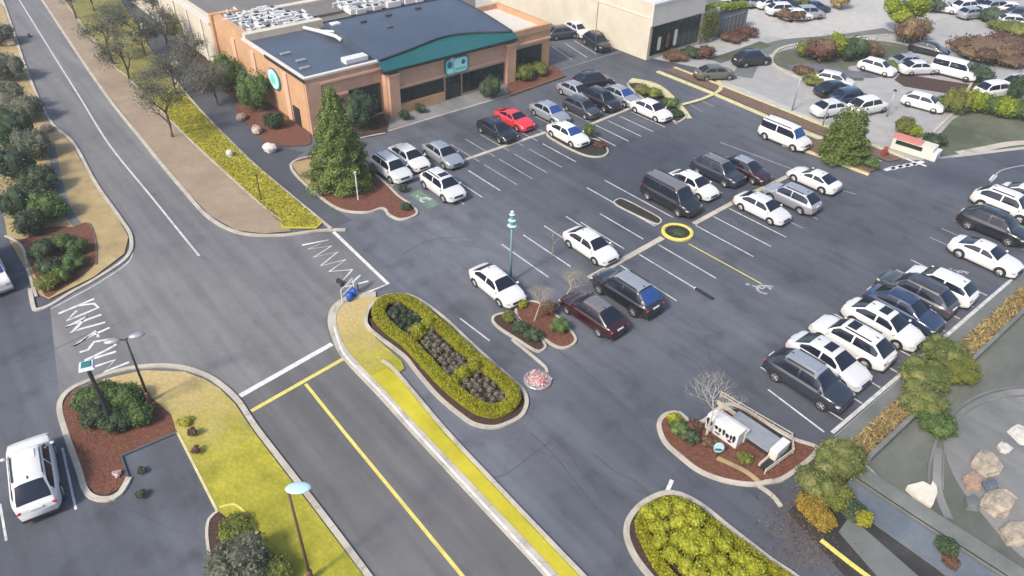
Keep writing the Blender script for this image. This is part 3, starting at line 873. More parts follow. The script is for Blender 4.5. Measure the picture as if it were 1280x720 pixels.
# long median with its tan nose and yellow strip
MED = W2([(412, 400), (418, 384), (436, 374), (462, 371), (500, 378), (462, 400), (470, 424), (502, 452), (506, 462), (497, 468), (556, 540), (641, 631), (728, 722), (760, 755), (715, 755), (679, 717), (640, 672), (516, 541), (428, 449)])
sheet('path', MED, 0.11, M['nose'])
ribbon('kerb', [(470, 369), (442, 372), (421, 384), (415, 402), (421, 424), (434, 447), (478, 494), (521, 541), (645, 673), (684, 715), (720, 757)], .62, 0.0, M['kerb'], h=.14)
sheet('lawn', W2([(462, 472), (478, 490), (529, 543), (611, 631), (690, 718), (722, 752), (752, 752), (718, 716), (636, 630), (552, 541), (496, 470), (484, 462)]), 0.119, M['band'])
ribbon('kerb', [(478, 452), (497, 468), (556, 538), (641, 629), (728, 720), (762, 755)], .26, 0.0, M['kerb'], h=.15)
ribbon('road_marking', [(418, 410), (424, 430), (434, 449), (478, 494), (520, 541), (645, 676), (684, 718), (720, 758)], .16, 0.144, M['white_paint'])

# flower-bed island
FB = island([(455, 402), (460, 385), (478, 371), (500, 368), (522, 373), (555, 396), (600, 438), (640, 473), (655, 487), (661, 503), (655, 520), (640, 530), (618, 537), (592, 533), (572, 520), (545, 497), (520, 468), (503, 447), (474, 425), (460, 413)], M['mulch_dark'])
# conifer island
island([(362.5, 207), (368, 219), (390, 240), (412, 257), (432, 265.5), (460, 267), (478, 262), (485, 270), (500, 276), (517, 272), (523, 266), (516, 257), (500, 246), (487, 233), (468, 216), (450, 200), (425, 193), (398, 195), (374, 199)], M['mulch'], kw=.24)
sheet('path', smooth([(p.x, p.y) for p in GP([(366, 207), (378, 202), (400, 200), (402, 225), (396, 238), (380, 226)])], True), 0.118, M['tan'])
# bare tree islands beside the white car
island([(614, 401), (619, 394), (636, 392), (650, 401), (668, 415), (683, 432), (678, 440), (668, 440), (645, 426), (622, 411)], M['mulch_dark'], kw=.2)
island([(643, 388), (650, 380), (672, 378), (700, 398), (714, 413), (721, 425), (716, 433), (704, 437), (690, 433), (668, 417), (650, 404)], M['mulch'], kw=.2)
ribbon('kerb', [(640, 425), (660, 441), (682, 460), (684, 466)], .2, 0.0, M['kerb'], h=.12)
# monument sign island
MON = island([(821, 536), (823, 524), (834, 516), (850, 516), (872, 528), (915, 505), (985, 545), (1024, 563), (985, 599), (960, 606), (945, 609), (920, 607), (895, 601), (870, 590), (847, 572), (829, 555)], M['mulch'], kw=.3)
# bottom island of round shrubs
BI = island([(779, 667), (784, 646), (802, 627), (828, 615), (852, 617), (880, 632), (915, 660), (960, 695), (1010, 735), (985, 775), (900, 790), (835, 748), (805, 718), (787, 692)], M['mulch_dark'], kw=.34)
ribbon('road_marking', [(834, 614), (840, 600)], .25, 0.012, M['white_paint'])
# finger islands in the rows
island([(683, 168), (700, 181), (730, 195), (752, 197), (761, 190), (752, 178), (736, 172), (712, 165)], M['soil'], kw=.2, step=.3)
island([(838, 150), (848, 154), (859, 146), (852, 139), (830, 120), (806, 106), (790, 104), (786, 110)], M['soil'], kw=.25, step=.3)
island([(768.5, 256), (772, 249), (779, 249), (800, 259), (826, 274), (822, 281), (806, 275)], M['soil'], kw=.14, kh=.10, step=.25)
# light concrete strips between the facing bays
ribbon('kerb', [(737, 348), (765, 333), (828, 298)], .55, 0.0, M['kerb'], h=.10, sm=False)
ribbon('kerb', [(868, 280), (920, 252), (1008, 210)], .5, 0.0, M['kerb'], h=.10, sm=False)
ribbon('kerb', [(489, 232), (640, 180)], .45, 0.0, M['kerb'], h=.08, sm=False)
ribbon('kerb', [(640, 180), (682, 166)], .45, 0.0, M['kerb'], h=.08, sm=False)
ribbon('kerb', [(738, 156), (787, 136)], .45, 0.0, M['kerb'], h=.08, sm=False)

# ------------------------------------------------------------------ painted lines
Z1 = 0.012
white, faint = [], []
def xline(x0, x1, y, lst): lst.append(((x0, y), (x1, y)))
for k in range(12):                                   # top double row
    y = 64.45-2.03*k
    xline(-54.2, -48.9, y, faint if k > 7 else white)
    xline(-60.2, -55.0, y, faint)
for k in range(3): xline(-54.2, -49, 40.05-2.2*k, white)
for y in (34.2, 36.7, 39.2, 41.9): xline(-41.5, -35.3, y, white)
for k in range(4): xline(-44.2, -35.2, 49.8-2.5*k if k else 49.8, white) if k < 2 else xline(-39.9, -34.4, 49.8-2.5*k, white)
for y in (52.3, 54.8, 57.3, 59.8, 62.3): xline(-40.2, -35.2, y, faint)
for y in (45.2, 42.7, 40.2, 50.4, 53, 55.4): xline(-33.0, -26.6, y, white)
for y in (58, 60.5): xline(-33, -26.6, y, faint)
for k in range(10): xline(-17.8, -11.3, 39.0+2.45*k, white)
for k in range(5): xline(-18.5, -12, 66+2.4*k, faint)
a, b = G(590, 350), G(655, 383); white.append(((a.x, a.y), (b.x, b.y)))
for p, q in (((690, 58), (715, 75)), ((706, 54), (734, 72)), ((718, 51), (746, 68))):
    a, b = G(*p), G(*q); white.append(((a.x, a.y), (b.x, b.y)))
a, b = G(690, 90), G(790, 60); faint.append(((a.x, a.y), (b.x, b.y)))
for p, q in (((78, 560), (95, 637)), ((0, 630), (8, 676)), ((575, 398), (612, 426))):
    a, b = G(*p), G(*q); white.append(((a.x, a.y), (b.x, b.y)))
for p, q in (((858, 128), (878, 140)), ((870, 123), (892, 133)), ((1018, 228), (1070, 243)), ((900, 178), (1000, 215))):
    a, b = G(*p), G(*q); faint.append(((a.x, a.y), (b.x, b.y)))
lines_obj('road_marking', white, .13, Z1, M['worn_paint'])
lines_obj('road_marking', faint, .12, Z1, M['faint_paint'])
ribbon('road_marking', [(861, 305), (952, 355)], .13, Z1+.004, M['yellow_paint'])
ribbon('road_marking', [(300, 495), (415, 430)], .42, Z1+.004, M['white_paint'], sm=False)
ribbon('road_marking', [(314, 514), (432, 447)], .30, Z1+.004, M['yellow_paint'], sm=False)
ribbon('road_marking', [(382, 480), (430, 540), (578, 720), (600, 747)], .22, Z1+.004, M['yellow_paint'], sm=False)
ribbon('road_marking', [(16, -12), (24, 0), (60, 58), (100, 122), (136, 180), (190, 247), (249, 320)], .18, Z1, M['worn_paint'])
ribbon('road_marking', [(417, 290), (485, 355), (451, 369)], .30, Z1+.004, M['white_paint'], sm=False)
ribbon('road_marking', [(1040, 541), (1147, 450), (1252, 360), (1268, 347)], .26, Z1, M['worn_paint'], sm=False)
ribbon('road_marking', [(1030, 540), (960, 487)], .14, Z1+.002, M['worn_paint'], sm=False)
def r1b(pts): return [(x/4, 360+y/4) for x, y in pts]
def r6(pts): return [(320+x/4, 180+y/4) for x, y in pts]
for k, pts in enumerate([[(292, 129), (400, 84), (471, 54)], [(395, 88), (470, 78), (492, 98), (430, 125), (334, 164), (384, 114)], [(507, 133), (400, 172), (328, 198), (436, 142), (400, 180)],
            [(526, 172), (400, 206), (354, 228), (412, 168)], [(549, 198), (440, 246), (370, 291), (480, 215), (492, 246)], [(398, 322), (440, 310), (470, 270), (555, 255), (578, 285), (530, 312), (423, 364)],
            [(580, 318), (470, 352)], [(646, 371), (520, 420), (575, 360), (470, 395)]]):
    ribbon('road_marking', r1b(pts), .22, Z1+.002*(k % 2), M['white_paint'], sm=False)
ribbon('road_marking', r6([(230, 506), (362, 480), (262, 526), (378, 510), (288, 566), (408, 540), (322, 610), (450, 578), (366, 638), (482, 628), (424, 694), (520, 656), (444, 716), (562, 686)]), .22, Z1, M['white_paint'], sm=False)
for pts in ([(662, 540), (690, 566), (722, 606), (748, 640), (770, 668)], [(676, 536), (704, 560), (734, 598), (760, 632)], [(612, 600), (640, 588), (668, 566), (690, 552)], [(740, 566), (770, 590), (800, 606), (830, 640)],
            [(836, 438), (868, 452), (884, 474)], [(700, 440), (740, 470), (776, 505), (812, 545)], [(20, 452), (60, 440), (104, 420), (150, 404)], [(540, 470), (560, 330), (520, 300)][:0] or [(500, 320), (540, 300), (590, 296)]):
    ribbon('asphalt_seam', pts, .07, .009, M['seam'])
# accessible bay: green panel with the white wheelchair figure
hb = GP([(512, 243), (524, 237), (550, 255), (537, 262)])
sheet('road_marking', [(p.x, p.y) for p in hb], Z1, M['green_paint'])
def mark(c, s, mat, z=Z1+.008, rot=0.0):
    cx, cy = c.x, c.y
    def T(u, v): return Vector((cx+s*(u*math.cos(rot)-v*math.sin(rot)), cy+s*(u*math.sin(rot)+v*math.cos(rot)), 0))
    ribbon('road_marking', [T(.55*math.cos(a), .55*math.sin(a)) for a in [k*PI*2/14 for k in range(1, 13)]], .22*s, z, mat, world=True, step=.2)
    ribbon('road_marking', [T(-1.0, .05), T(-.1, .05), T(.0, .6), T(.6, .75)], .2*s, z+.003, mat, world=True, sm=False)
    ribbon('road_marking', [T(-1.35, -.1), T(-1.35, .2)], .3*s, z+.003, mat, world=True, sm=False)
mark(G(531, 250), .75, M['worn_paint'], rot=.2)
mark(G(955, 362), 1.0, M['faint_paint'], rot=.4)
mark(G(1203, 342), .7, M['faint_paint'], rot=.2)
# crossing at the right
for k in range(5):
    a = G(1106+k*9, 213-k*1.8); b = G(1118+k*9, 209-k*1.8)
    ribbon('road_marking', [(a.x, a.y), (b.x, b.y)], .5, Z1, M['white_paint'], world=True, sm=False)
ribbon('road_marking', [(1128, 197), (1158, 208)], .35, Z1+.004, M['white_paint'], sm=False)
ribbon('road_marking', [(1238, 226), (1244, 219)], .4, Z1, M['white_paint'], sm=False)
ribbon('road_marking', [(1238, 228), (1252, 213), (1290, 205)], .15, Z1+.002, M['faint_paint'])

# yellow kerbed median of the street
STRIP = W2([(830, 88), (848, 85), (966, 134), (1090, 184), (1128, 199), (1110, 203), (960, 144)])
sheet('planting_bed', STRIP, 0.10, M['mulch_brown'])
ribbon('kerb', [(822, 90), (890, 117), (960, 147), (1020, 172), (1100, 203)], .55, 0.0, M['kerb_yellow'], h=.14)
ribbon('kerb', [(843, 85), (900, 107), (966, 133), (1060, 170), (1130, 198)], .45, 0.0, M['kerb_yellow'], h=.14)
ribbon('kerb', [(852, 132), (880, 124), (900, 113), (898, 102)], .5, 0.145, M['kerb_yellow'], h=.02)
ribbon('path', [(788, 100), (820, 108), (846, 132), (858, 148)], 1.3, 0.02, M['kerb_yellow'], h=.05)
# raised bed with the bushy tree beside the street
TB = W2([(1055, 176), (1075, 181), (1098, 212), (1086, 218), (1012, 190), (1000, 178)])
slab('planting_bed', TB, -0.02, 0.32, M['mulch_brown'])
ribbon('kerb', [(978, 182), (1012, 191), (1086, 219)], .4, 0.0, M['kerb_yellow'], h=.16, sm=False)

# right of the lot: walkway, planted strip, sunken ground
sheet('path', [(-10.85, 37.2), (-9.95, 37.2), (-9.95, 80), (-10.85, 80)], 0.012, M['path'])
sheet('planting_bed', [(-9.95, 32.0), (-8.6, 32.0), (-8.6, 80), (-9.95, 80)], 0.02, M['mulch_brown'])
sheet('terrain', [(-8.3, 36.8), (40, 20), (60, 60), (20, 120), (-8.3, 95)], 0.0, M['terrain'])
TER = W2([(1180, 560), (1182, 535), (1208, 508), (1247, 491), (1300, 486), (1400, 560), (1400, 740), (1290, 705), (1225, 640), (1195, 600)])
sheet('path', smooth(TER, True), 0.016, M['terrace'])
ribbon('kerb', [(1160, 605), (1163, 575), (1178, 535), (1206, 505), (1247, 488), (1310, 483)], .18, 0.0, M['path'], h=.12)
ribbon('kerb', [(1178, 612), (1180, 560), (1186, 538), (1210, 514), (1249, 498), (1310, 494)], .10, 0.0, M['stone_cap'], h=.08)
ribbon('path', [(1173, 560), (1172, 610), (1186, 648)], .5, 0.02, M['terrace'])
sheet('ground', W2([(985, 640), (1030, 590), (1060, 590), (1210, 740), (1090, 760)]), 0.008, M['gravel'])
sheet('path', W2([(1048, 665), (1062, 645), (1150, 722), (1175, 748), (1120, 748)]), 0.014, M['path'])
ribbon('kerb', [(948, 608), (965, 620), (976, 634)], .25, 0.0, M['kerb'], h=.12)
ribbon('kerb', [(1026, 676), (1060, 703), (1092, 727)], .22, 0.0, M['yellow_paint'], h=.12, sm=False)

ribbon('path', [(928, 96), (940, 74), (958, 62), (985, 53), (1050, 47), (1112, 38)], 2.6, .006, M['path'])
ribbon('path', [(893, 76), (925, 66), (958, 54)], 2.2, .008, M['slope'])
# dull slope behind the kiosk at the right
sheet('slope', W2([(1155, 200), (1165, 180), (1190, 150), (1215, 135), (1400, 128), (1400, 200), (1290, 182), (1200, 192)]), 0.0, M['slope'])
ribbon('path', [(1198, 192), (1230, 186), (1268, 179), (1310, 178)], 1.0, 0.01, M['kerb'])
ribbon('kerb', [(1158, 178), (1172, 160), (1188, 145), (1200, 128), (1232, 75)], .3, -0.02, M['kerb'], h=.15)
# ------------------------------------------------------------------ buildings
def prism_yz(bm, P, x0, x1):
    """polygon given in (y, z) extruded along X"""
    A = [bm.verts.new((x0, y, z)) for y, z in P]; B = [bm.verts.new((x1, y, z)) for y, z in P]
    n = len(P)
    bm.faces.new(A); bm.faces.new(B)
    for i in range(n): bm.faces.new((A[i], A[(i+1) % n], B[(i+1) % n], B[i]))

def rounded(y0, y1, z0, z1, r, k=6):
    out = []
    for cy, cz, a0 in ((y1-r, z1-r, 0), (y0+r, z1-r, PI/2), (y0+r, z0+r, PI), (y1-r, z0+r, 1.5*PI)):
        for i in range(k+1):
            a = a0+PI/2*i/k
            out.append((cy+r*math.cos(a), cz+r*math.sin(a)))
    return out

cafe = thing('cafe_building', 'pink stucco cafe with blue-grey curved roof and teal canopy', 'building', (0, 0, 0))
box('wall', -87, -71.3, 31.5, 40.6, -.1, 6.2, M['pink'], cafe)
box('wall', -87, -70.3, 40.6, 58.6, -.1, 5.35, M['pink'], cafe)
box('wall', -82, -71.2, 58.6, 66.3, -.1, 5.1, M['orange'], cafe)
box('side_wall', -96, -71.5, 31.28, 31.497, -.1, 6.2, M['orange'], cafe)
box('rear_wall', -118, -87.003, 31.5, 66, -.1, 5.9, M['cream'], cafe)
# left block roof and copings
box('roof', -86.0, -71.7, 31.75, 40.3, 6.2, 6.26, M['roof_blue'], cafe)
bm = bmesh.new()
add_box(bm, -87, -71.1, 31.15, 31.6, 6.2, 6.42); add_box(bm, -71.6, -71.1, 31.6, 40.4, 6.2, 6.42)
bm_obj('coping', bm, M['offwhite'], cafe)
bm = bmesh.new(); add_box(bm, -80.5, -71.0, 31.05, 31.15, 6.0, 6.36)
bm_obj('gutter', bm, M['fascia'], cafe)
box('parapet', -87.2, -86.2, 31.4, 41.5, 6.0, 6.95, M['cream'], cafe)
box('parapet', -96, -87.2, 31.32, 32.2, 5.9, 6.9, M['orange'], cafe)
box('parapet', -96.4, -95.6, 31.0, 34.5, -.1, 7.0, M['orange'], cafe)
box('parapet', -96, -94.9, 34.5, 60, 5.9, 6.6, M['cream'], cafe)
# main curved roof
KN = [(40.2, -71.2), (42, -71.6), (44.5, -72.1), (47.5, -72.9), (50.5, -73.6), (53, -73.4), (55.5, -72.4), (57.8, -71.0), (59.0, -70.4)]
def xf(y):
    pts = KN
    for i in range(len(pts)-1):
        if y <= pts[i+1][0]:
            t = (y-pts[i][0])/(pts[i+1][0]-pts[i][0])
            p0 = pts[max(0, i-1)][1]; p1 = pts[i][1]; p2 = pts[i+1][1]; p3 = pts[min(len(pts)-1, i+2)][1]
            return .5*(2*p1+(p2-p0)*t+(2*p0-5*p1+4*p2-p3)*t*t+(3*p1-p0-3*p2+p3)*t**3)
    return pts[-1][1]
NY, NV = 26, 9
bm = bmesh.new(); top = []
for i in range(NY+1):
    y = 40.2+(59.0-40.2)*i/NY
    row = []
    for j in range(NV+1):
        v = j/NV
        xr = -83.2
        row.append(bm.verts.new((xf(y)+(xr-xf(y))*v, y, 6.35+1.2*math.sin(v*PI/2))))
    row.append(bm.verts.new((-83.25, y, 5.6))); row.insert(0, bm.verts.new((xf(y)-.02, y, 6.0)))
    top.append(row)
for i in range(NY):
    for j in range(len(top[0])-1):
        bm.faces.new((top[i][j], top[i+1][j], top[i+1][j+1], top[i][j+1]))
for row in (top[0], top[-1]): bm.faces.new(row)
bm_obj('roof', bm, M['roof_blue'], cafe)
bm = bmesh.new()
add_tube(bm, [(xf(40.2+18.8*i/40), 40.2+18.8*i/40, 6.36) for i in range(41)], .13, 6)
add_tube(bm, [(xf(59.0)+(-83.2-xf(59.0))*v/8, 59.05, 6.36+1.2*math.sin(v/8*PI/2)) for v in range(9)], .14, 6)
add_tube(bm, [(-83.25, 40.1, 7.56), (-83.25, 59.0, 7.56)], .13, 6)
bm_obj('roof_trim', bm, M['fascia'], cafe)
bm = bmesh.new(); rows = []
for i in range(NY+1):
    y = 40.0+(59.3-40.0)*i/NY
    xa = xf(min(59, max(40.2, y))); r = []
    for j in range(5):
        v = j/4
        r.append(bm.verts.new((xa+.02+(-69.55-xa)*v, y, 6.25-.55*v**1.25)))
    rows.append(r)
for i in range(NY):
    for j in range(4): bm.faces.new((rows[i][j], rows[i+1][j], rows[i+1][j+1], rows[i][j+1]))
bm_obj('canopy', bm, M['teal_roof'], cafe)
box('fascia', -70.28, -69.52, 40.0, 59.3, 5.36, 5.685, M['fascia'], cafe)  # dark box: fascia with the shade beneath the eave put into its colour
# front details of the main wall
for y0, y1 in ((40.7, 42.0), (57.9, 59.3)):
    box('pilaster', -71.2, -69.75, y0, y1, -.1, 4.85, M['pink'], cafe)
    box('pilaster_cap', -71.25, -69.65, y0-.1, y1+.1, 4.85, 5.1, M['pink_trim'], cafe)
box('cornice', -70.31, -70.18, 42.05, 57.85, 3.02, 3.3, M['pink_trim'], cafe)
box('cornice', -70.31, -70.22, 42.05, 57.85, 4.98, 5.12, M['pink_trim'], cafe)
def window(parent, x, y0, y1, z0, z1, n, glass='shop_glass', frame='fascia'):
    w = bm_win = bmesh.new()
    add_box(w, x, x+.05, y0, y1, z0, z1)
    o = bm_obj('window', w, M[glass], parent)
    f = bmesh.new()
    add_box(f, x+.052, x+.10, y0, y1, z0, z0+.10); add_box(f, x+.052, x+.10, y0, y1, z1-.10, z1)
    for k in range(n+1):
        y = y0+(y1-y0-.08)*k/n
        add_box(f, x+.054, x+.098, y, y+.08, z0+.1, z1-.1)
    bm_obj('frame', f, M[frame], o)
    return o
window(cafe, -70.3, 42.2, 48.4, 1.25, 2.85, 6)
window(cafe, -70.3, 51.2, 57.7, .35, 2.75, 7)
d = box('door', -70.3, -70.22, 48.7, 50.9, -.05, 2.8, M['shop_glass'], cafe)
f = bmesh.new()
for y in (48.7, 49.75, 50.8): add_box(f, -70.215, -70.17, y, y+.1, 0, 2.8)
add_box(f, -70.217, -70.172, 48.8, 50.8, 2.2, 2.3); bm_obj('frame', f, M['fascia'], d)
box('low_wall', -70.29, -70.0, 42.05, 48.4, -.1, 1.18, M['orange'], cafe)
# left block front
box('pilaster', -71.4, -71.1, 31.28, 33.0, -.1, 5.7, M['pink'], cafe)
box('cornice', -71.4, -71.05, 33.003, 40.55, 5.35, 5.6, M['pink_trim'], cafe)
box('cornice', -71.4, -71.12, 33.003, 36.2, 3.6, 3.85, M['pink_trim'], cafe)
box('recess_panel', -71.4, -71.25, 33.5, 35.7, 2.7, 3.2, M['mulch_brown'], cafe)
box('recess_panel', -71.4, -71.25, 33.5, 35.7, 1.0, 1.5, M['mulch_brown'], cafe)
window(cafe, -71.28, 36.3, 40.3, .4, 3.9, 4)
# right block
window(cafe, -71.18, 60.1, 64.8, .6, 3.5, 4)
box('cornice', -71.3, -71.05, 59.4, 66.35, 3.9, 4.15, M['pink_trim'], cafe)
bm = bmesh.new()
add_box(bm, -71.6, -71.1, 59.45, 66.4, 5.1, 5.85); add_box(bm, -82, -71.6, 65.9, 66.4, 5.1, 5.85); add_box(bm, -82.4, -82, 59.45, 66.4, 5.1, 5.85)
bm_obj('parapet', bm, M['orange'], cafe)
box('roof', -82, -71.6, 59.2, 65.9, 5.1, 5.16, M['offwhite'], cafe)
# left side details
for x in (-76.0, -84.4, -90.0):
    box('pilaster', x-.5, x+.5, 31.12, 31.277, -.1, 5.6, M['pink_trim'], cafe)
box('door', -75.0, -73.6, 31.13, 31.275, -.05, 2.2, M['fascia'], cafe)
box('rear_roof', -117.8, -87.3, 32.2, 65.8, 5.9, 5.96, M['roof_grey'], cafe)
box('rear_roof', -95.5, -90, 41, 46.5, 5.97, 6.3, M['roof_grey'], cafe)
box('service_wall', -132, -96.41, 31.0, 31.9, -.1, 5.6, M['cream'], cafe)
box('service_wall_coping', -132, -96.41, 30.8, 32.1, 5.603, 5.85, M['offwhite'], cafe)
box('service_roof', -132, -118.003, 31.91, 60, -.1, 5.3, M['offwhite'], cafe)
bm = bmesh.new()
for x in (-100, -105, -110, -116): add_box(bm, x-.4, x+.4, 30.86, 30.99, -.1, 5.5)
bm_obj('buttress', bm, M['offwhite'], cafe)
# roof fittings of the left block
for k, (x, y) in enumerate([(-76.5, 33.6), (-79.5, 33.2), (-74.2, 32.9)]):
    box('roof_vent', x-.25, x+.25, y-.6, y+.6, 6.26, 6.42, M['grey_metal'], cafe, .03)
for k, (x, y) in enumerate([(-80.8, 44.2), (-81.2, 48.0), (-81.4, 52.5), (-78.0, 46.2)]):
    v = math.sin(min(1, (x+74)/(-9.2))*PI/2)
    box('roof_vent', x-.2, x+.2, y-.4, y+.4, 6.3+1.2*v, 6.55+1.2*v, M['dark_metal'], cafe, .03)
for o_, args in (('roof_hatch', (-73.6, -72.4, 37.0, 39.8, 6.262, 6.8)), ('roof_hatch', (-82.5, -81.6, 40.5, 41.6, 6.9, 7.7))):
    box(o_, *args, M['white_metal'], cafe, .05)
bm = bmesh.new()
add_tube(bm, [(-86.0, 38.8, 6.5), (-83.0, 39.3, 6.75), (-80.0, 39.9, 6.85), (-79, 40.1, 6.6)], .22, 6)
add_tube(bm, [(-82.5, 39.4, 6.9), (-80.5, 40.6, 7.1)], .16, 6)
bm_obj('roof_duct', bm, M['white_metal'], cafe)
# rooftop units on the rear roof
urng = random.Random(5)
names = 0
for k in range(56):
    if k < 30: x = -89.2-(k % 4)*1.9+urng.uniform(-.4, .4); y = 33.4+(k//4)*1.05+urng.uniform(-.2, .2)
    else: x = -89.0-((k-30) % 2)*2.4+urng.uniform(-.5, .5); y = 46.9+((k-30)//2)*1.25+urng.uniform(-.3, .3)
    u = thing('rooftop_unit', 'small white air handling unit among the clutter on the cafe rear roof', 'rooftop unit', (x, y, 5.96), urng.choice((0, PI/2))+urng.uniform(-.1, .1), 'units on the rear roof')
    l, w, h = urng.uniform(.5, 1.1), urng.uniform(.3, .6), urng.uniform(.4, .9)
    box('casing', -l, l, -w, w, .12, h, M['white_metal'], u, .04)
    box('skid', -l*.9, l*.9, -w*.85, w*.85, 0, .12, M['dark_metal'], u)
    bm = bmesh.new(); add_tube(bm, [(l*.3, 0, h), (l*.3, 0, h+.08)], w*.6, 12); bm_obj('fan', bm, M['dark_metal'], u)
    bm = bmesh.new(); add_tube(bm, [(-l*.5, 0, h-.05), (-l*.5, 0, h+.25), (-l*1.9, w*.3, h+.2), (-l*1.9, w*.3, .1)], .11, 6); bm_obj('duct', bm, M['white_metal'], u)

# signs fixed to the cafe: rounded teal panels
sg = thing('wall_sign', 'rounded teal and aqua sign on the pink wall above the cafe door', 'sign', (-70.18, 50.3, 4.05))
def yz(name, P, x0, x1, mat, par):
    bm = bmesh.new(); prism_yz(bm, P, x0, x1); return bm_obj(name, bm, mat, par)
yz('panel', rounded(-1.72, 1.72, -1.02, 1.02, .5), -.1, .12, M['sign_dark'], sg)
yz('border', rounded(-1.6, 1.6, -.92, .92, .45), .12, .15, M['sign_teal'], sg)
yz('emblem', rounded(-.42, 1.42, -.78, .78, .32), .15, .17, M['sign_pale'], sg)
yz('emblem', rounded(.62, 1.2, .0, .58, .28), .17, .19, M['sign_dark'], sg)
yz('emblem', rounded(-.32, 1.3, -.58, -.30, .12), .17, .185, M['sign_teal'], sg)
yz('emblem', rounded(-1.4, -.75, -.1, .6, .25), .15, .17, M['sign_dark'], sg)
yz('emblem', rounded(-1.45, -.55, -.75, -.25, .2), .15, .17, M['sign_pale'], sg)
yz('emblem', rounded(-.95, -.5, .62, 1.15, .2), .12, .2, M['white_metal'], sg)
sg2 = thing('wall_sign', 'half-oval aqua sign on the orange side wall of the cafe', 'sign', (-79.0, 31.28, 3.9), -PI/2)
P = [(1.5*math.cos(a)*(1 if math.cos(a) > 0 else 1.1), 1.25*math.sin(a)) for a in [2*PI*k/24 for k in range(24)]]
yz('panel', P, -.0, .14, M['sign_dark'], sg2)
yz('face', [(a*.86-.14, b*.88) for a, b in P], .14, .17, M['sign_pale'], sg2)
yz('emblem', [(a*.4-.2, b*.5) for a, b in P], .17, .19, M['sign_teal'], sg2)

# paving in front of the cafe, planting beds along it
sheet('pavement', W2([(484, 163), (490, 140), (560, 120), (632, 105), (640, 116), (607, 128)]), 0.05, M['terrace'])
ribbon('kerb', [(486, 164), (607, 128), (640, 118)], .2, 0.0, M['kerb'], h=.08, sm=False)
sheet('planting_bed', W2([(385, 160), (478, 140), (486, 158), (482, 168), (450, 174), (436, 184), (400, 180)]), 0.06, M['mulch_dark'])
ribbon('kerb', [(440, 180), (452, 173), (482, 167)], .2, 0, M['kerb'], h=.1)
sheet('planting_bed', W2([(632, 112), (640, 100), (692, 82), (706, 94), (690, 100), (640, 120)]), 0.07, M['mulch'])
ribbon('kerb', [(636, 121), (690, 102), (706, 96)], .3, 0, M['mulch_brown'], h=.25)
sheet('planting_bed', smooth([(p.x, p.y) for p in GP([(296, 128), (303, 148), (318, 166), (335, 181), (360, 183), (388, 180), (384, 160), (368, 146), (345, 128), (320, 108)])], True), 0.08, M['mulch'])
sheet('planting_bed', W2([(130, -5), (196, 0), (262, 60), (320, 110), (330, 122), (300, 132), (270, 105), (235, 62), (195, 8)]), 0.05, M['mulch_dark'])

# the pale store behind
store = thing('store_building', 'big off-white store with dark shopfront and ivy panel', 'building', (0, 0, 0))
box('wall', -101, -65, 79, 90, -.1, 7.6, M['cream'], store)
box('wall', -84, -65, 90.003, 94.2, -.1, 4.6, M['offwhite'], store)
box('wing_wall', -80, -65.3, 94.21, 102, -.1, 3.1, M['path'], store)
box('roof', -100.7, -65.3, 79.3, 89.7, 7.6, 7.66, M['white_metal'], store)
box('parapet_band', -65.0, -64.7, 78.9, 90.1, 4.7, 7.5, M['offwhite'], store)
box('parapet_band', -65.0, -64.6, 78.8, 90.2, 7.5, 7.75, M['white_metal'], store)
box('side_joint', -75.1, -75.0, 78.96, 78.998, 0, 7.5, M['path'], store)
box('side_band', -101, -65.1, 78.93, 78.998, 5.6, 5.8, M['offwhite'], store)
window(store, -65.0, 79.5, 89.8, .5, 4.5, 8)
window(store, -65.3, 95.6, 101.6, .4, 2.8, 6, glass='path', frame='grey_metal')
for y, h, m in ((81.2, 1.9, 'rock_white'), (83.0, 2.1, 'mulch'), (84.6, 2.3, 'canvas')):
    yz('poster', rounded(y-.3, y+.3, 1.0, 1.0+h, .25), -64.9, -64.86, M[m], store)

# ------------------------------------------------------------------ lamps, signs and small furniture
def post(bm, h, r0, r1, seg=8): add_tube(bm, [(0, 0, 0), (0, 0, h*.5), (0, 0, h)], [r0, (r0+r1)/2, r1], seg)
def head_mesh(l, w, h):
    bm = bmesh.new(); add_ell(bm, (0, 0, 0), (l, w, h), 14, 8)
    for v in bm.verts:
        if v.co.z < -.2*h: v.co.z = -.2*h
    return bm
def lamp(label, px, py, h, arms, mat, headmat, headsize=(.7, .32, .16), base=True, name='street_lamp', group=None, world=None, r=.075):
    p = Vector(world) if world else G(px, py)
    t = thing(name, label, 'street lamp', (p.x, p.y, 0), 0, group)
    bm = bmesh.new(); post(bm, h, r*1.25, r*.85)
    bm_obj('pole', bm, mat, t, True)
    if base:
        bm = bmesh.new(); add_tube(bm, [(0, 0, 0), (0, 0, .9), (0, 0, 1.0)], [.17, .16, .09], 10); bm_obj('base', bm, M['bronze'], t)
    for a, L, dz in arms:
        d = Vector((math.cos(a), math.sin(a), 0))
        bm = bmesh.new(); add_tube(bm, [(0, 0, h+dz-.1), d*L*.5+Vector((0, 0, h+dz+.03)), d*L+Vector((0, 0, h+dz))], r*.6, 6)
        bm_obj('arm', bm, mat, t)
        o = bm_obj('lamp_head', head_mesh(*headsize), headmat, t, True)
        o.location = d*(L+headsize[0]*.6)+Vector((0, 0, h+dz+.03)); o.rotation_euler = (0, 0, a)
    return t
camdir = math.atan2(.76, -.65)
lamp('tall bronze lamp with two cobra heads at the corner mulch bed', 188, 503, 5.6, [(math.radians(75), .35, 0), (math.radians(250), .45, -.05)], M['dark_metal'], M['grey_metal'], (.5, .26, .2))
lamp('tall thin lamp with one pale blue oval head on the yellow verge', 389, 726, 7.7, [(math.radians(55), .12, 0)], M['bronze'], M['lamp_blue'], (.62, .36, .12))
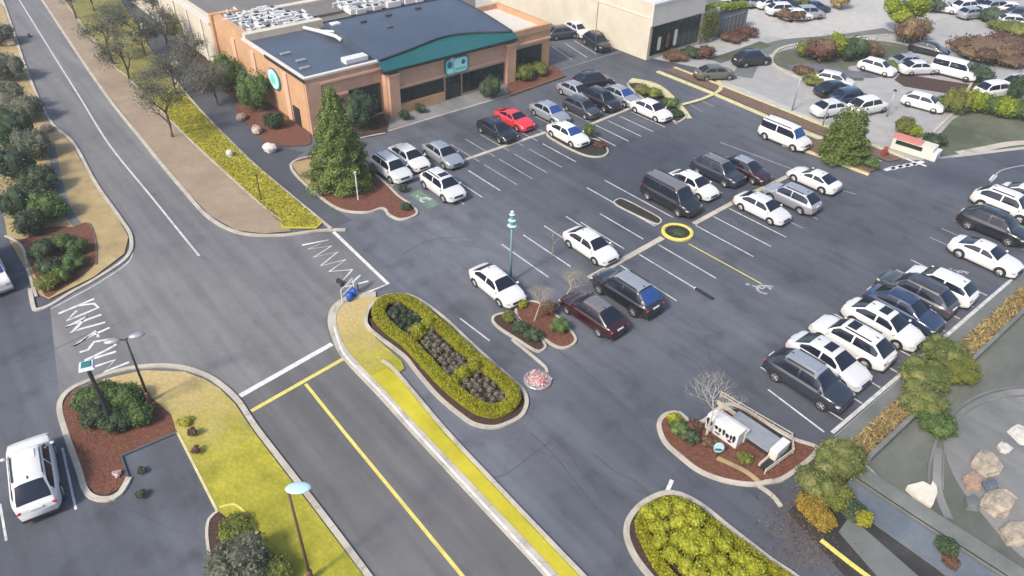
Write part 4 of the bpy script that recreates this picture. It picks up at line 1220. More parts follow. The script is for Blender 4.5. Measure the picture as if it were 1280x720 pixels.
t = thing('parking_sign', 'white diamond-topped sign on a dark post among the corner shrubs', 'sign', (*G(143, 535).to_2d(), 0))
bm = bmesh.new(); post(bm, 5.4, .13, .12); bm_obj('post', bm, M['dark_metal'], t)
bm = bmesh.new()
bmesh.ops.create_cone(bm, cap_ends=True, segments=4, radius1=.62, radius2=.5, depth=.16)
o = bm_obj('cap', bm, M['white_metal'], t); o.location = (0, 0, 5.45); o.rotation_euler = (0, 0, .5)
bm = bmesh.new(); bmesh.ops.create_cone(bm, cap_ends=True, segments=4, radius1=.40, radius2=.34, depth=.06)
o = bm_obj('cap_panel', bm, M['sign_dark'], t); o.location = (0, 0, 5.56); o.rotation_euler = (0, 0, .5)
t = thing('lamp_post', 'teal lamp post with stacked discs behind the white car', 'street lamp', (*G(638, 352).to_2d(), 0))
bm = bmesh.new(); post(bm, 5.4, .11, .09); bm_obj('pole', bm, M['teal_post'], t, True)
for z, r, m in ((5.45, .38, 'lamp_blue'), (5.7, .25, 'teal_post'), (5.93, .32, 'lamp_blue'), (6.2, .2, 'teal_post'), (6.45, .24, 'lamp_blue'), (6.7, .13, 'lamp_white')):
    bm = bmesh.new(); add_tube(bm, [(0, 0, z-.08), (0, 0, z), (0, 0, z+.06)], [r*.7, r, r*.5], 14); bm_obj('disc', bm, M[m], t)
t = thing('sign_post', 'slim white post standing before the conifer', 'post', (*G(448, 251).to_2d(), .1))
bm = bmesh.new(); post(bm, 2.9, .07, .06); bm_obj('pole', bm, M['white_metal'], t); box('cap', -.1, .1, -.1, .1, 2.9, 3.0, M['white_metal'], t, .02)
t = thing('sign_post', 'thin dark post on the lime lawn strip', 'post', (*G(327, 251).to_2d(), .1))
bm = bmesh.new(); post(bm, 2.6, .06, .05); bm_obj('pole', bm, M['dark_metal'], t); box('cap', -.08, .08, -.08, .08, 2.6, 2.7, M['dark_metal'], t, .02)
for (px, py, lab) in ((186, 58, 'white globe lamp far up the tree-lined lane'), (226, 108, 'white globe lamp beside the brown trees near the cafe')):
    t = thing('globe_lamp', lab, 'street lamp', (*G(px, py).to_2d(), 0))
    bm = bmesh.new(); post(bm, 2.5, .07, .06); bm_obj('pole', bm, M['dark_metal'], t)
    bm = bmesh.new(); add_ell(bm, (0, 0, 2.8), (.42, .42, .42), 16, 10); bm_obj('globe', bm, M['lamp_white'], t, True)
for (px, py, h, lab, a) in ((990, 138, 4.2, 'grey pole lamp at the street median, farther one', 1.0), (1028, 158, 3.6, 'grey pole lamp at the street median, nearer one', 1.0), (1108, 146, 3.0, 'short grey pole by the small white car lot', 2.0)):
    lamp(lab, px, py, h, [(a, .5, 0)], M['grey_metal'], M['dark_metal'], (.4, .2, .12), base=False)

# blue bins with a white frame at the end of the right crossing
t = thing('litter_bin', 'blue twin litter bin with white frame at the median nose', 'litter bin', (*G(440, 374).to_2d(), .1), .5)
for y in (-.3, .3):
    bm = bmesh.new(); add_tube(bm, [(0, y, 0), (0, y, .6), (0, y, .72)], [.22, .26, .2], 12); bm_obj('drum', bm, M['blue'], t, True)
bm = bmesh.new()
for y in (-.85, .85): add_tube(bm, [(-.3, y, 0), (-.3, y, 1.3)], .05, 6)
add_tube(bm, [(-.3, -.85, 1.3), (-.3, .85, 1.3)], .05, 6); add_tube(bm, [(-.3, -.85, .7), (-.3, .85, .7)], .05, 6)
bm_obj('frame', bm, M['white_metal'], t)
t = thing('crossing_sign', 'small white board on a post by the zigzag crossing', 'sign', (*G(448, 364).to_2d(), 0), .5)
bm = bmesh.new(); post(bm, 1.1, .05, .05); bm_obj('post', bm, M['dark_metal'], t)
box('board', -.06, .06, -.55, .55, .75, 1.25, M['white_metal'], t, .02)
for px, py, lab in ((425, 355, 'dark rubber traffic block on the right zigzag crossing'), (37, 46, 'dark rubber block on the far road edge'), (552, 405, 'dark rubber block at the hedge island edge')):
    bm = bmesh.new(); add_tube(bm, [(-.32, 0, 0), (-.3, 0, .2), (-.2, 0, .3), (.2, 0, .3), (.3, 0, .2), (.32, 0, 0)], .16, 7)
    o = bm_obj('traffic_block', bm, M['black_trim']); o.location = (*G(px, py).to_2d(), .02); tag(o, lab, 'traffic block')
t = thing('wheel_stop', 'black rubber wheel stop lying loose in the lot aisle', 'wheel stop', (*G(880, 368).to_2d(), 0), 0)
box('block', -.9, .9, -.12, .12, .01, .16, M['black_trim'], t, .04); box('end_cap', -1.0, -.9, -.11, .11, .02, .15, M['white_metal'], t, .02)

# hydrant, kiosk
p = G(1104, 196)
t = thing('fire_hydrant', 'red fire hydrant beside the right-hand crossing', 'hydrant', (p.x, p.y, 0))
bm = bmesh.new(); add_tube(bm, [(0, 0, 0), (0, 0, .08), (0, 0, .1), (0, 0, .9), (0, 0, .95), (0, 0, 1.15), (0, 0, 1.25)], [.3, .3, .2, .2, .27, .2, .06], 12); bm_obj('barrel', bm, M['red'], t)
for a in (0, PI/2, PI):
    bm = bmesh.new(); d = Vector((math.cos(a), math.sin(a), 0)); add_tube(bm, [d*.15+Vector((0, 0, .7)), d*.36+Vector((0, 0, .7))], .1, 8); bm_obj('nozzle', bm, M['red'], t)
p = G(1142, 190)
t = thing('kiosk', 'long white kiosk with a salmon red flat roof by the right crossing', 'kiosk', (p.x, p.y, 0), math.radians(8))
box('wall', -2.3, 2.0, -.9, .9, 0, 1.25, M['offwhite'], t, .03)
box('roof', -2.35, .6, -.95, .55, 1.253, 1.4, M['pink_red'], t, .04)
box('counter', -1.9, .9, -.94, -.903, .7, 1.15, M['shop_glass'], t)
box('end_panel', 2.003, 2.5, -.92, .92, 0, .9, M['white_metal'], t, .03)

# monument sign enclosure on its mulch island
p = G(906, 548)
ang = math.radians(2)
t = thing('monument_sign', 'low white slab sign with dark rounded marks on the mulch island', 'sign', (p.x-.2, p.y, .1), ang)
box('slab', -1.2, 1.2, -.35, .45, 0, 1.3, M['white_metal'], t, .05)
box('back_ledge', -1.1, 1.25, .453, .9, 0, 1.0, M['offwhite'], t, .05)
mk = [(-1.45, .78, .16, .3), (-1.1, .72, .12, .22), (-.55, .70, .18, .16), (-.15, .66, .14, .2), (.25, .70, .13, .26), (.62, .62, .17, .18), (1.0, .66, .11, .24), (1.3, .7, .15, .32), (-1.3, .35, .2, .1), (.95, .3, .22, .09), (-.3, .28, .3, .07)]
for x, z, a, b in mk:
    bm = bmesh.new(); x *= .72; a *= .72
    vs = [bm.verts.new((x+a*math.cos(q)*(1+.2*math.sin(3*q)), -.362, z+b*math.sin(q))) for q in [2*PI*k/12 for k in range(12)]]
    wv = [bm.verts.new((v.co.x, -.34, v.co.z)) for v in vs]
    bm.faces.new(vs)
    for k in range(12): bm.faces.new((vs[k], vs[(k+1) % 12], wv[(k+1) % 12], wv[k]))
    bm_obj('mark', bm, M['black_trim'], t)
p = G(936, 551)
t = thing('equipment_shelter', 'grey flat-roofed shelter with a white end cabinet behind the monument sign', 'shelter', (p.x, p.y+.4, .1), ang)
box('roof', -1.7, 1.5, -.8, .8, .42, .5, M['grey_metal'], t, .02)
box('base', -1.6, 1.4, -.7, .7, 0, .42, M['dark_metal'], t)
box('cabinet', 1.52, 2.1, -.75, .75, 0, .85, M['white_metal'], t, .1)
box('cabinet_door', 1.6, 2.02, -.78, -.753, .12, .7, M['offwhite'], t)
# railed pit
pit = [G(905, 497), G(989, 549), G(990, 568), G(955, 593), G(946, 582)]
t = thing('railing', 'white framed railing around the dark pit behind the monument sign', 'railing', (pit[1].x, pit[1].y, 0))
def L0(q): return Vector((q.x-pit[1].x, q.y-pit[1].y, 0))
run = [(900, 497), (988, 549), (990, 568), (955, 594)]
for z in (.3, .55):
    bm = bmesh.new(); add_tube(bm, [L0(G(*q))+Vector((0, 0, z)) for q in run], .04, 6); bm_obj('rail', bm, M['kerb'], t)
for q in ((900, 497), (922, 510), (944, 523), (966, 536), (988, 549), (990, 568), (972, 581), (955, 594)):
    bm = bmesh.new(); a = L0(G(*q)); add_tube(bm, [a, a+Vector((0, 0, .58))], .045, 6); bm_obj('post', bm, M['kerb'], t)
sheet('ground', W2([(900, 499), (987, 551), (989, 567), (955, 592), (946, 584), (972, 562), (930, 530)]), .122, M['soil'])
ribbon('kerb', [(896, 505), (930, 529), (976, 560), (948, 584)], .14, .1, M['kerb'], h=.25, sm=False)
t = thing('small_sign', 'small oval white and teal sign on a post in the red mulch', 'sign', (*G(895, 572).to_2d(), .1), -.8)
bm = bmesh.new(); post(bm, .7, .04, .04, 6); bm_obj('post', bm, M['dark_metal'], t)
yz('board', [(.32*math.cos(a), .85+.42*math.sin(a)) for a in [2*PI*k/18 for k in range(18)]], -.04, .04, M['lamp_blue'], t)
yz('band', [(.25*math.cos(a), .7+.12*math.sin(a)) for a in [2*PI*k/14 for k in range(14)]], .04, .055, M['sign_dark'], t)
ribbon('path', [(896, 574), (930, 590), (948, 604)], .35, .125, M['tan'])
# pink and white blossom planter
p = G(672, 476)
t = thing('flower_planter', 'low planter heaped with pink and white blossom at the hedge island tip', 'planter', (p.x, p.y, 0), .3)
bm = bmesh.new(); add_tube(bm, [(0, 0, 0), (0, 0, .12), (0, 0, .16)], [.95, 1.0, .95], 16); bm_obj('tub', bm, M['grey_metal'], t)
link('blossom', foliage_mesh('blossom', [(0, 0, .22, .95, .9, .2), (-.35, .3, .25, .4, .4, .2), (.4, -.2, .25, .4, .4, .2)], 420, .12, 4), M['L_pinkw'], t)
# yellow ring planter
p = G(846.5, 291)
t = thing('ring_planter', 'round bed with a bright yellow painted kerb ring between the bays', 'planter', (p.x, p.y, 0))
bm = bmesh.new(); R = 1.45; n = 40
pr = [(R, 0), (R, .17), (R-.08, .2), (R-.26, .2), (R-.32, .16), (R-.32, 0)]
ring = [[bm.verts.new((a*math.cos(2*PI*k/n), a*math.sin(2*PI*k/n), z)) for a, z in pr] for k in range(n)]
for k in range(n):
    for i in range(len(pr)-1): bm.faces.new((ring[k][i], ring[(k+1) % n][i], ring[(k+1) % n][i+1], ring[k][i+1]))
bm_obj('rim', bm, M['yellow_paint'], t)
bm = bmesh.new(); add_tube(bm, [(0, 0, 0), (0, 0, .1)], 1.14, 32); bm_obj('soil', bm, M['soil'], t)
link('foliage', foliage_mesh('foliage', [(.1, 0, .12, .9, .8, .14)], 260, .09, 8), M['L_dark'], t)
# ------------------------------------------------------------------ walls at the right
def wall_thing(name, P, z1, mat, label, capmat=None):
    o = slab(name, P, -.05, z1, mat)
    del o['kind']
    tag(o, label, 'wall'); return o
wall_thing('retaining_wall', [(-8.58, 37.0), (-8.3, 37.0), (-8.3, 95), (-8.58, 95)], .55, M['stone_cap'], 'long low concrete wall behind the golden grass strip')
wall_thing('retaining_wall', [Vector(q) for q in W2([(1078, 588), (1183, 655), (1278, 716), (1330, 750), (1290, 752), (1246, 720), (1141, 651), (1064, 600)])], .34, M['stone_cap'], 'broad grey-capped wall running down the lower right corner')
wall_thing('retaining_wall', [Vector(q) for q in W2([(1062, 602), (1139, 653), (1244, 722), (1275, 748), (1215, 748), (1172, 712), (1082, 648), (1048, 616)])], .26, M['stone_blue'], 'blue-grey lower step of the wall in the lower right corner')
bmx = bmesh.new()
o = bpy.data.objects.new('tmp', None)
for k, (pts, lab, mat, h) in enumerate([
        ([(1212, 582), (1222, 568), (1240, 572), (1254, 584), (1250, 596), (1232, 600)], 'pale layered slab boulder, the topmost of the big three', 'rock', .55),
        ([(1222, 632), (1240, 614), (1256, 616), (1268, 626), (1258, 648), (1244, 650)], 'pale square boulder, the middle of the big three', 'rock', .6),
        ([(1246, 664), (1256, 655), (1282, 658), (1292, 668), (1275, 684), (1258, 682)], 'rounded beige boulder, the lowest of the big three', 'rock', .55),
        ([(1202, 600), (1214, 592), (1226, 600), (1224, 614), (1208, 614)], 'small reddish rock between the pale boulders', 'rock_red', .4),
        ([(1204, 626), (1218, 620), (1228, 630), (1222, 640), (1206, 638)], 'grey flat rock under the middle boulder', 'path', .35),
        ([(1226, 604), (1242, 600), (1246, 612), (1232, 618)], 'small bluish rock squeezed between two pale boulders', 'stone_blue', .4),
        ([(1245, 558), (1252, 553), (1264, 562), (1258, 568), (1250, 566)], 'small white rock above the layered boulder', 'rock_white', .3),
        ([(1258, 540), (1272, 532), (1300, 545), (1300, 560), (1275, 556)], 'wide pale slab at the right edge of the terrace', 'rock_white', .25)]):
    Q = [Vector((p.x, p.y)) for p in GP(pts)]; Q = ccw(smooth(Q, True, .6))
    c = sum(Q, Vector((0, 0)))/len(Q)
    bm = bmesh.new(); rr = random.Random(k+3)
    # a stack of broken layers: each with its own jagged outline and ledge
    zb = -.05; tilt = rr.uniform(-.12, .12); n = len(Q)
    for lay in range(3):
        s_ = 1.0-.13*lay; zt_ = h*(.42, .75, 1.0)[lay]; ox, oy = rr.uniform(-.1, .1)*lay, rr.uniform(-.1, .1)*lay
        prof = [((q.x-c.x)*s_*rr.uniform(.9, 1.08)+ox, (q.y-c.y)*s_*rr.uniform(.9, 1.08)+oy) for q in Q]
        A = [bm.verts.new((x, y, zb)) for x, y in prof]
        B2 = [bm.verts.new((x*.97+rr.uniform(-.03, .03), y*.97+rr.uniform(-.03, .03), zt_+x*tilt+rr.uniform(-.04, .04))) for x, y in prof]
        ctr = bm.verts.new((ox, oy, zt_+.03))
        for i in range(n):
            bm.faces.new((A[i], A[(i+1) % n], B2[(i+1) % n], B2[i])); bm.faces.new((B2[i], B2[(i+1) % n], ctr))
        zb = zt_-.12
    o = bm_obj('boulder', bm, M[mat]); o.location = (c.x, c.y, 0.02)
    tag(o, lab, 'boulder')
def stone(px, py, r, h, mat, label, seed):
    bm = bmesh.new(); add_ell(bm, (0, 0, h*.4), (r, r*.75, h*.65), 9, 7, .14, random.Random(seed))
    o = bm_obj('boulder', bm, M[mat]); o.location = (*G(px, py).to_2d(), .08); o.rotation_euler = (0, 0, seed)
    tag(o, label, 'boulder')
stone(13, 57, 1.0, .9, 'rock_red', 'reddish boulder on the far left bank, upper one', 1)
stone(10, 88, 1.2, 1.0, 'rock_red', 'brown boulder on the far left bank below the upper one', 2)
stone(60, 164, .8, .7, 'rock_red', 'small red boulder on the left bank beside the road', 3)
stone(338, 190, .75, .9, 'rock_white', 'white stone at the edge of the cafe bed', 4)
stone(303, 150, .7, .7, 'rock_red', 'reddish stone at the lane corner of the cafe bed', 5)
stone(322, 166, .8, .7, 'rock', 'tan stone beside the lane below the cafe shrubs', 6)
stone(288, 196, .45, .7, 'rock_white', 'small white stone on the lime lawn strip', 7)
stone(146, 150+360, .2, .2, 'rock_white', 'tiny white stone in the corner bed', 8)
ribbon('path', [(1066, 600), (1142, 651), (1250, 721), (1290, 749)], .09, .36, M['soil'])
# white canvas sheet on the right-hand ground
Q = [Vector((p.x, p.y)) for p in GP([(1131, 613), (1150, 608), (1160, 613), (1162, 607), (1167, 614), (1168, 622), (1163, 636), (1158, 634), (1145, 626)])]
o = slab('canvas_sheet', Q, .02, .5, M['canvas']); del o['kind']; tag(o, 'cream pointed canvas cover lying beside the grey wall', 'canvas cover')

# ------------------------------------------------------------------ vegetation
# clipped gold hedge round the flower-bed island, with the two cross ties
def hedge(label, outer, inner, h, mat, n, leaf, seed, z0=.1, group=None):
    rng = np.random.default_rng(seed)
    k = len(outer)
    O = np.array([(p.x, p.y) for p in outer]); I = np.array([(p.x, p.y) for p in inner])
    i = rng.integers(0, k, n); t = rng.uniform(0, 1, (n, 1)); u = rng.uniform(0, 1, (n, 1))
    A = O[i]*(1-t)+O[(i+1) % k]*t; B = I[i]*(1-t)+I[(i+1) % k]*t
    XY = A*(1-u)+B*u
    edge = 1-np.abs(u*2-1)**4
    lump = .5+.5*np.sin(XY[:, :1]*2.3+1)*np.cos(XY[:, 1:2]*2.1)
    z = z0+h*rng.uniform(.35, 1, (n, 1))**.5*(.62+.38*edge)*(.86+.2*lump)
    C = np.concatenate([XY, z], 1)
    me = quads_mesh('hedge', leaf_arrays(C, np.tile([0, 0, 1.0], (n, 1)), leaf, rng, .65))
    bm = bmesh.new(); bm.from_mesh(me)
    O2 = O*.9+I*.1; I2 = O*.1+I*.9
    a = [bm.verts.new((*q, z0-.05)) for q in O2]; b = [bm.verts.new((*q, z0+h*.7)) for q in O2]
    c = [bm.verts.new((*q, z0+h*.7)) for q in I2]; d = [bm.verts.new((*q, z0-.05)) for q in I2]
    for q in range(k):
        w = (q+1) % k
        for X, Y in ((a, b), (b, c), (c, d)): bm.faces.new((X[q], X[w], Y[w], Y[q]))
    bm.to_mesh(me); bm.free()
    o = link('hedge', me, mat); return tag(o, label, 'hedge', group)
FBP = ccw([Vector((p.x, p.y)) for p in smooth([(q.x, q.y) for q in GP([(465, 400), (470, 382), (488, 373), (510, 374), (526, 383), (556, 408), (598, 446), (636, 477), (650, 493), (650, 507), (640, 519), (620, 526), (598, 523), (575, 509), (548, 486), (524, 460), (503, 437), (478, 417)])], True, .45)])
cen = [(478, 390), (500, 377), (536, 408), (590, 455), (632, 497), (626, 512), (608, 514), (582, 495), (555, 473), (520, 428), (490, 404)]
# inner outline follows the outer at about 1.35 m
hedge('long clipped gold-green hedge ringing the flower island', FBP, offset(FBP, 1.05), .62, M['L_hedge'], 26000, .062, 4)
for a, b, lab in (((512, 432), (541, 408), 'short gold hedge tie across the flower island, upper one'), ((566, 482), (597, 462), 'short gold hedge tie across the flower island, lower one')):
    A, B = G(*a), G(*b); d = (B-A).normalized(); nn = Vector((-d.y, d.x, 0))*.42
    o = [Vector((q.x, q.y)) for q in (A-nn, A.lerp(B, .5)-nn, B-nn)]; i = [Vector((q.x, q.y)) for q in (A+nn, A.lerp(B, .5)+nn, B+nn)]
    rng = np.random.default_rng(9); n = 900
    t_ = rng.uniform(0, 1, (n, 1)); u_ = rng.uniform(-1, 1, (n, 1))
    C = np.array(A)[None]*(1-t_)+np.array(B)[None]*t_+np.array(nn)[None]*u_
    C[:, 2] = .12+.5*rng.uniform(.2, 1, n)
    me = quads_mesh('hedge', leaf_arrays(C, np.tile([0, 0, 1.0], (n, 1)), .085, rng, .65))
    tag(link('hedge', me, M['L_hedge']), lab, 'hedge')
rs = random.Random(21)
# three flower beds inside the hedge: small tufted plants
def in_poly(p, P):
    c = False; n = len(P)
    for i in range(n):
        a, b = P[i], P[(i+1) % n]
        if (a.y > p.y) != (b.y > p.y) and p.x < (b.x-a.x)*(p.y-a.y)/(b.y-a.y)+a.x: c = not c
    return c
def scatter(P, d, seed, jit=.25):
    r = random.Random(seed); out = []
    x0, x1 = min(p.x for p in P), max(p.x for p in P); y0, y1 = min(p.y for p in P), max(p.y for p in P)
    row = 0; y = y0
    while y <= y1:
        x = x0+(d/2 if row % 2 else 0)
        while x <= x1:
            q = Vector((x+r.uniform(-jit, jit)*d, y+r.uniform(-jit, jit)*d))
            if in_poly(q, P): out.append(q)
            x += d
        y += d*.87; row += 1
    return out
tuft = foliage_mesh('tuft', [(0, 0, .18, .26, .26, .24)], 90, .075, 31, core=True)
tuft.materials.append(M['L_flower'])
tuft_g = foliage_mesh('tuft', [(0, 0, .18, .26, .26, .24)], 90, .075, 32, core=True); tuft_g.materials.append(M['L_dark'])
INN = offset(FBP, 1.12)
sec = {'upper': ([(470, 372), (560, 372), (541, 408), (512, 432), (460, 420)], 'small dark leafy plant in the upper flower bed of the hedged island'),
       'middle': ([(514, 437), (545, 410), (596, 460), (566, 482)], 'small grey-purple flowering plant in the middle bed of the hedged island'),
       'lower': ([(568, 486), (599, 464), (680, 500), (620, 540)], 'small grey-purple flowering plant in the lower bed of the hedged island')}
for nm, (pts, lab) in sec.items():
    R = [Vector((p.x, p.y)) for p in GP(pts)]
    for k, q in enumerate(scatter(INN, .56, 5)):
        if in_poly(q, R):
            g = nm == 'upper' and rs.random() < .6
            o = link('flowering_plant', tuft_g if g else tuft)
            o.location = (q.x, q.y, .10); o.rotation_euler = (0, 0, rs.uniform(0, 6)); s = rs.uniform(.85, 1.25); o.scale = (s, s, s)
            tag(o, lab, 'flowering plant', f'plants in the {nm} flower bed')
ball = foliage_mesh('ball', [(0, 0, .42, .5, .5, .45)], 520, .075, 77); ball.materials.append(M['L_yellow'])
for a, b, lab in ((536, 411, 'bright yellow ball shrub on the upper hedge tie, right one'), (522, 420, 'bright yellow ball shrub on the upper hedge tie, left one'), (592, 465, 'bright yellow ball shrub on the lower hedge tie, right one'), (578, 474, 'bright yellow ball shrub on the lower hedge tie, left one')):
    shrub('ball_shrub', a, b, .5, .9, None, lab, group='yellow ball shrubs on the flower island', me=ball, z=.25)
# round gold shrubs in the bottom island
gold = []
for k in range(3):
    pr = random.Random(40+k)
    bl = [(0, 0, .45, .55, .55, .5)]+[(pr.uniform(-.35, .35), pr.uniform(-.35, .35), pr.uniform(.3, .6), .34, .34, .3) for _ in range(5)]
    me = foliage_mesh('gold', bl, 620, .085, 41+k); me.materials.append(M['L_yellow']); gold.append(me)
BIN = [Vector((p.x, p.y)) for p in smooth([(q.x, q.y) for q in GP([(793, 664), (797, 645), (815, 630), (840, 624), (868, 634), (900, 660), (950, 697), (1000, 735), (985, 765), (900, 775), (835, 735), (808, 700)])], True)]
for k, q in enumerate(scatter(offset(ccw(BIN), .6), 1.0, 8, .12)):
    o = link('round_shrub', gold[k % 3]); o.location = (q.x, q.y, .1); o.rotation_euler = (0, 0, rs.uniform(0, 6)); s = rs.uniform(.85, 1.25); o.scale = (s, s, s*rs.uniform(.9, 1.1))
    tag(o, 'round yellow-green shrub in the kerbed island at the bottom edge', 'shrub', 'round gold shrubs in the bottom island')

BINR = ccw(BIN)
hedge('low loose gold-green planting ringing the kerbed bottom island', BINR, offset(BINR, .75), .42, M['L_hedge'], 9000, .07, 14)
def turf(label_name, P, n, h, leaf, mat, seed, z=.1, asp=.45):
    rng = np.random.default_rng(seed)
    X = np.array([(p[0], p[1]) for p in P]); lo, hi = X.min(0), X.max(0)
    out = []
    Pv = [Vector((p[0], p[1])) for p in P]
    px, py = X[:, 0], X[:, 1]; qx, qy = np.roll(px, -1), np.roll(py, -1)
    tot = 0
    while tot < n:
        c = rng.uniform(lo, hi, (n, 2))
        ins = np.zeros(len(c), bool)
        for a, b, d, e in zip(px, py, qx, qy):
            if abs(e-b) < 1e-9: continue
            m = ((b > c[:, 1]) != (e > c[:, 1])) & (c[:, 0] < (d-a)*(c[:, 1]-b)/(e-b)+a)
            ins ^= m
        out.append(c[ins]); tot += int(ins.sum())
        if not ins.any(): break
    C = np.concatenate(out)[:n]
    lump = .5+.5*np.sin(C[:, 0]*3.1+np.sin(C[:, 1]*1.7)*1.5)*np.cos(C[:, 1]*2.7+np.sin(C[:, 0]*1.3))
    zz = z+h*rng.uniform(.2, 1, len(C))*(.45+.75*lump)
    V = leaf_arrays(np.c_[C, zz], np.tile([0, 0, .9], (len(C), 1)), leaf, rng, asp, .45 if asp > .2 else 1.0)
    o = link(label_name, quads_mesh(label_name, V), M[mat]); o['kind'] = 'stuff'; o['category'] = 'grass'
    return o
o = turf('grass', W2([(198, 124), (224, 110), (252, 142), (318, 206), (402, 278), (394, 285), (354, 284), (322, 252), (244, 180), (200, 138)]), 11000, .10, .10, 'L_lawn', 4, .11); o['label'] = 'lime yellow grass strip between path and lane'
o = turf('grass', [(-9.9, 32.5), (-8.65, 32.5), (-8.65, 80), (-9.9, 80)], 9000, .45, .30, 'L_gold', 6, .02, .13); o['label'] = 'golden dry grass strip beside the parking row'

# conifer
def cone_tree(name, label, px, py, h, r, mat, n, leaf, seed, z=.1, power=.8, low=.035):
    p = G(px, py)
    t = thing(name, label, 'tree', (p.x, p.y, z))
    bm = bmesh.new(); add_tube(bm, [(0, 0, 0), (0, 0, h*.5), (0, 0, h*.94)], [.028*h, .018*h, .03], 8); bm_obj('trunk', bm, M['bark'], t)
    rng = np.random.default_rng(seed)
    zz = h*low+h*.965*(1-np.sqrt(rng.uniform(0, 1, n)))
    a = rng.uniform(0, 2*PI, n); tier = .9+.1*np.sin(zz*5.2+np.sin(a*5)*1.3)
    rad = (r*np.clip(1-zz/(h*1.02), 0, 1)**power+.12)*tier*(.9+.14*np.sin(a*3+zz)+.1*np.sin(a*7-zz*2))*rng.uniform(.35, 1.0, n)**.4
    C = np.c_[rad*np.cos(a), rad*np.sin(a), zz]
    D = np.c_[np.cos(a), np.sin(a), np.full(n, .5)]
    me = quads_mesh('crown', leaf_arrays(C, D, leaf, rng, .5, .65))
    bm = bmesh.new(); bm.from_mesh(me); bmesh.ops.create_cone(bm, cap_ends=True, segments=12, radius1=r*.5, radius2=.05, depth=h*.84, matrix=Matrix.Translation((0, 0, h*.47))); bm.to_mesh(me); bm.free()
    link('crown', me, M[mat], t)
    return t
cone_tree('conifer_tree', 'tall cone-shaped conifer on the kerbed mulch island by the cafe', 428, 232, 10.2, 3.7, 'L_conifer', 28000, .115, 12)

# roadside trees of the lane: hazy grey-olive crowns of fine leaves on forked trunks
for k, (px, py, h, cr, lab) in enumerate([(96, 24, 7.5, 3.6, 'thin grey-leaved roadside tree, farthest along the path'), (142, 81, 8.2, 4.2, 'leaning roadside tree with dark forked trunk at the path kerb'), (162, 100, 7.0, 3.6, 'second roadside tree close beside the forked one'),
                                         (216, 172, 8.2, 4.0, 'roadside tree with upright trunk on the pinkish verge, nearest to the crossing'), (182, 70, 7.5, 4.0, 'sparse grey tree on the lime strip behind the forked tree'), (118, 14, 7.5, 4.0, 'sparse grey tree at the far end of the lime strip'), (222, 120, 6.6, 3.6, 'sparse grey tree on the lime strip halfway along the lane')]):
    broad_tree('roadside_tree', px, py, h, cr, 'L_grey', lab, 'thin trees along the lane', 60+k, 2900, .115, .36, lobes=14, shell=.85, flat=.75)
for k, (px, py, h, cr, mat, lab) in enumerate([(212, 66, 6.5, 3.6, 'L_twig', 'brown leafless-looking tree left of the cafe, farthest'), (244, 98, 6.0, 3.2, 'L_twig', 'brown leafless-looking tree left of the cafe, between two evergreens'), (272, 132, 5.4, 2.8, 'L_twig', 'brown leafless-looking tree nearest the lane corner'), (196, 30, 6.5, 3.6, 'L_grey', 'hazy grey tree beside the cream service wall')]):
    broad_tree('twiggy_tree', px, py, h, cr, mat, lab, 'twiggy trees beside the cafe', 80+k, 3400, .10, .34, lobes=12, shell=.85)
for k, (px, py, r, h, mat, lab) in enumerate([(232, 48, 2.6, 4.2, 'L_olive', 'large olive bush against the cream service wall'), (288, 112, 2.4, 4.2, 'L_mid', 'dark green bush at the side of the cafe, left one'), (322, 138, 2.0, 4.6, 'L_mid', 'tall green bush below the side sign of the cafe'), (345, 160, 1.2, 1.8, 'L_dark', 'small dark bush in the cafe side bed'),
                                             (180, 4, 2.8, 3.8, 'L_dark', 'dark bush at the far end of the service wall')]):
    shrub('bush', px, py, r, h, M[mat], lab, 'bush', 'evergreen bushes beside the cafe', 20+k, 2200, .15, 7)
shrub('bush', 452, 160, 2.1, 4.2, M['L_dark'], 'tall dark bush before the left cafe window', 'bush', None, 33, 2400, .13, 7)
shrub('bush', 506, 150, .8, 1.1, M['L_dark'], 'small dark bush under the cafe window, left one', 'bush', None, 34, 500, .1, 4)
shrub('bush', 526, 141, .8, 1.0, M['L_dark'], 'small dark bush under the cafe window, right one', 'bush', None, 35, 500, .1, 4)
shrub('bush', 612, 122, 1.5, 2.6, M['L_dark'], 'dark rounded bush by the cafe entrance', 'bush', None, 36, 1300, .12, 6)
shrub('bush', 655, 100, 1.7, 2.0, M['L_olive'], 'olive-yellow bush before the right cafe window, left one', 'bush', None, 37, 1200, .14, 6)
shrub('bush', 673, 94, 1.5, 1.7, M['L_olive'], 'olive-yellow bush before the right cafe window, right one', 'bush', None, 38, 1000, .14, 6)
for k, (px, py, r, h, mat, lab) in enumerate([(503, 240, .6, .8, 'L_dark', 'small dark shrub at the tip of the conifer island, upper'), (508, 262, .7, .6, 'L_dark', 'small dark shrub at the tip of the conifer island, lower'), (405, 240, .9, .9, 'L_mid', 'low shrub at the foot of the conifer'), (470, 215, .9, .8, 'L_olive', 'low olive shrub beside the small white car')]):
    shrub('shrub', px, py, r, h, M[mat], lab, 'shrub', None, 50+k, 450, .09, 4)

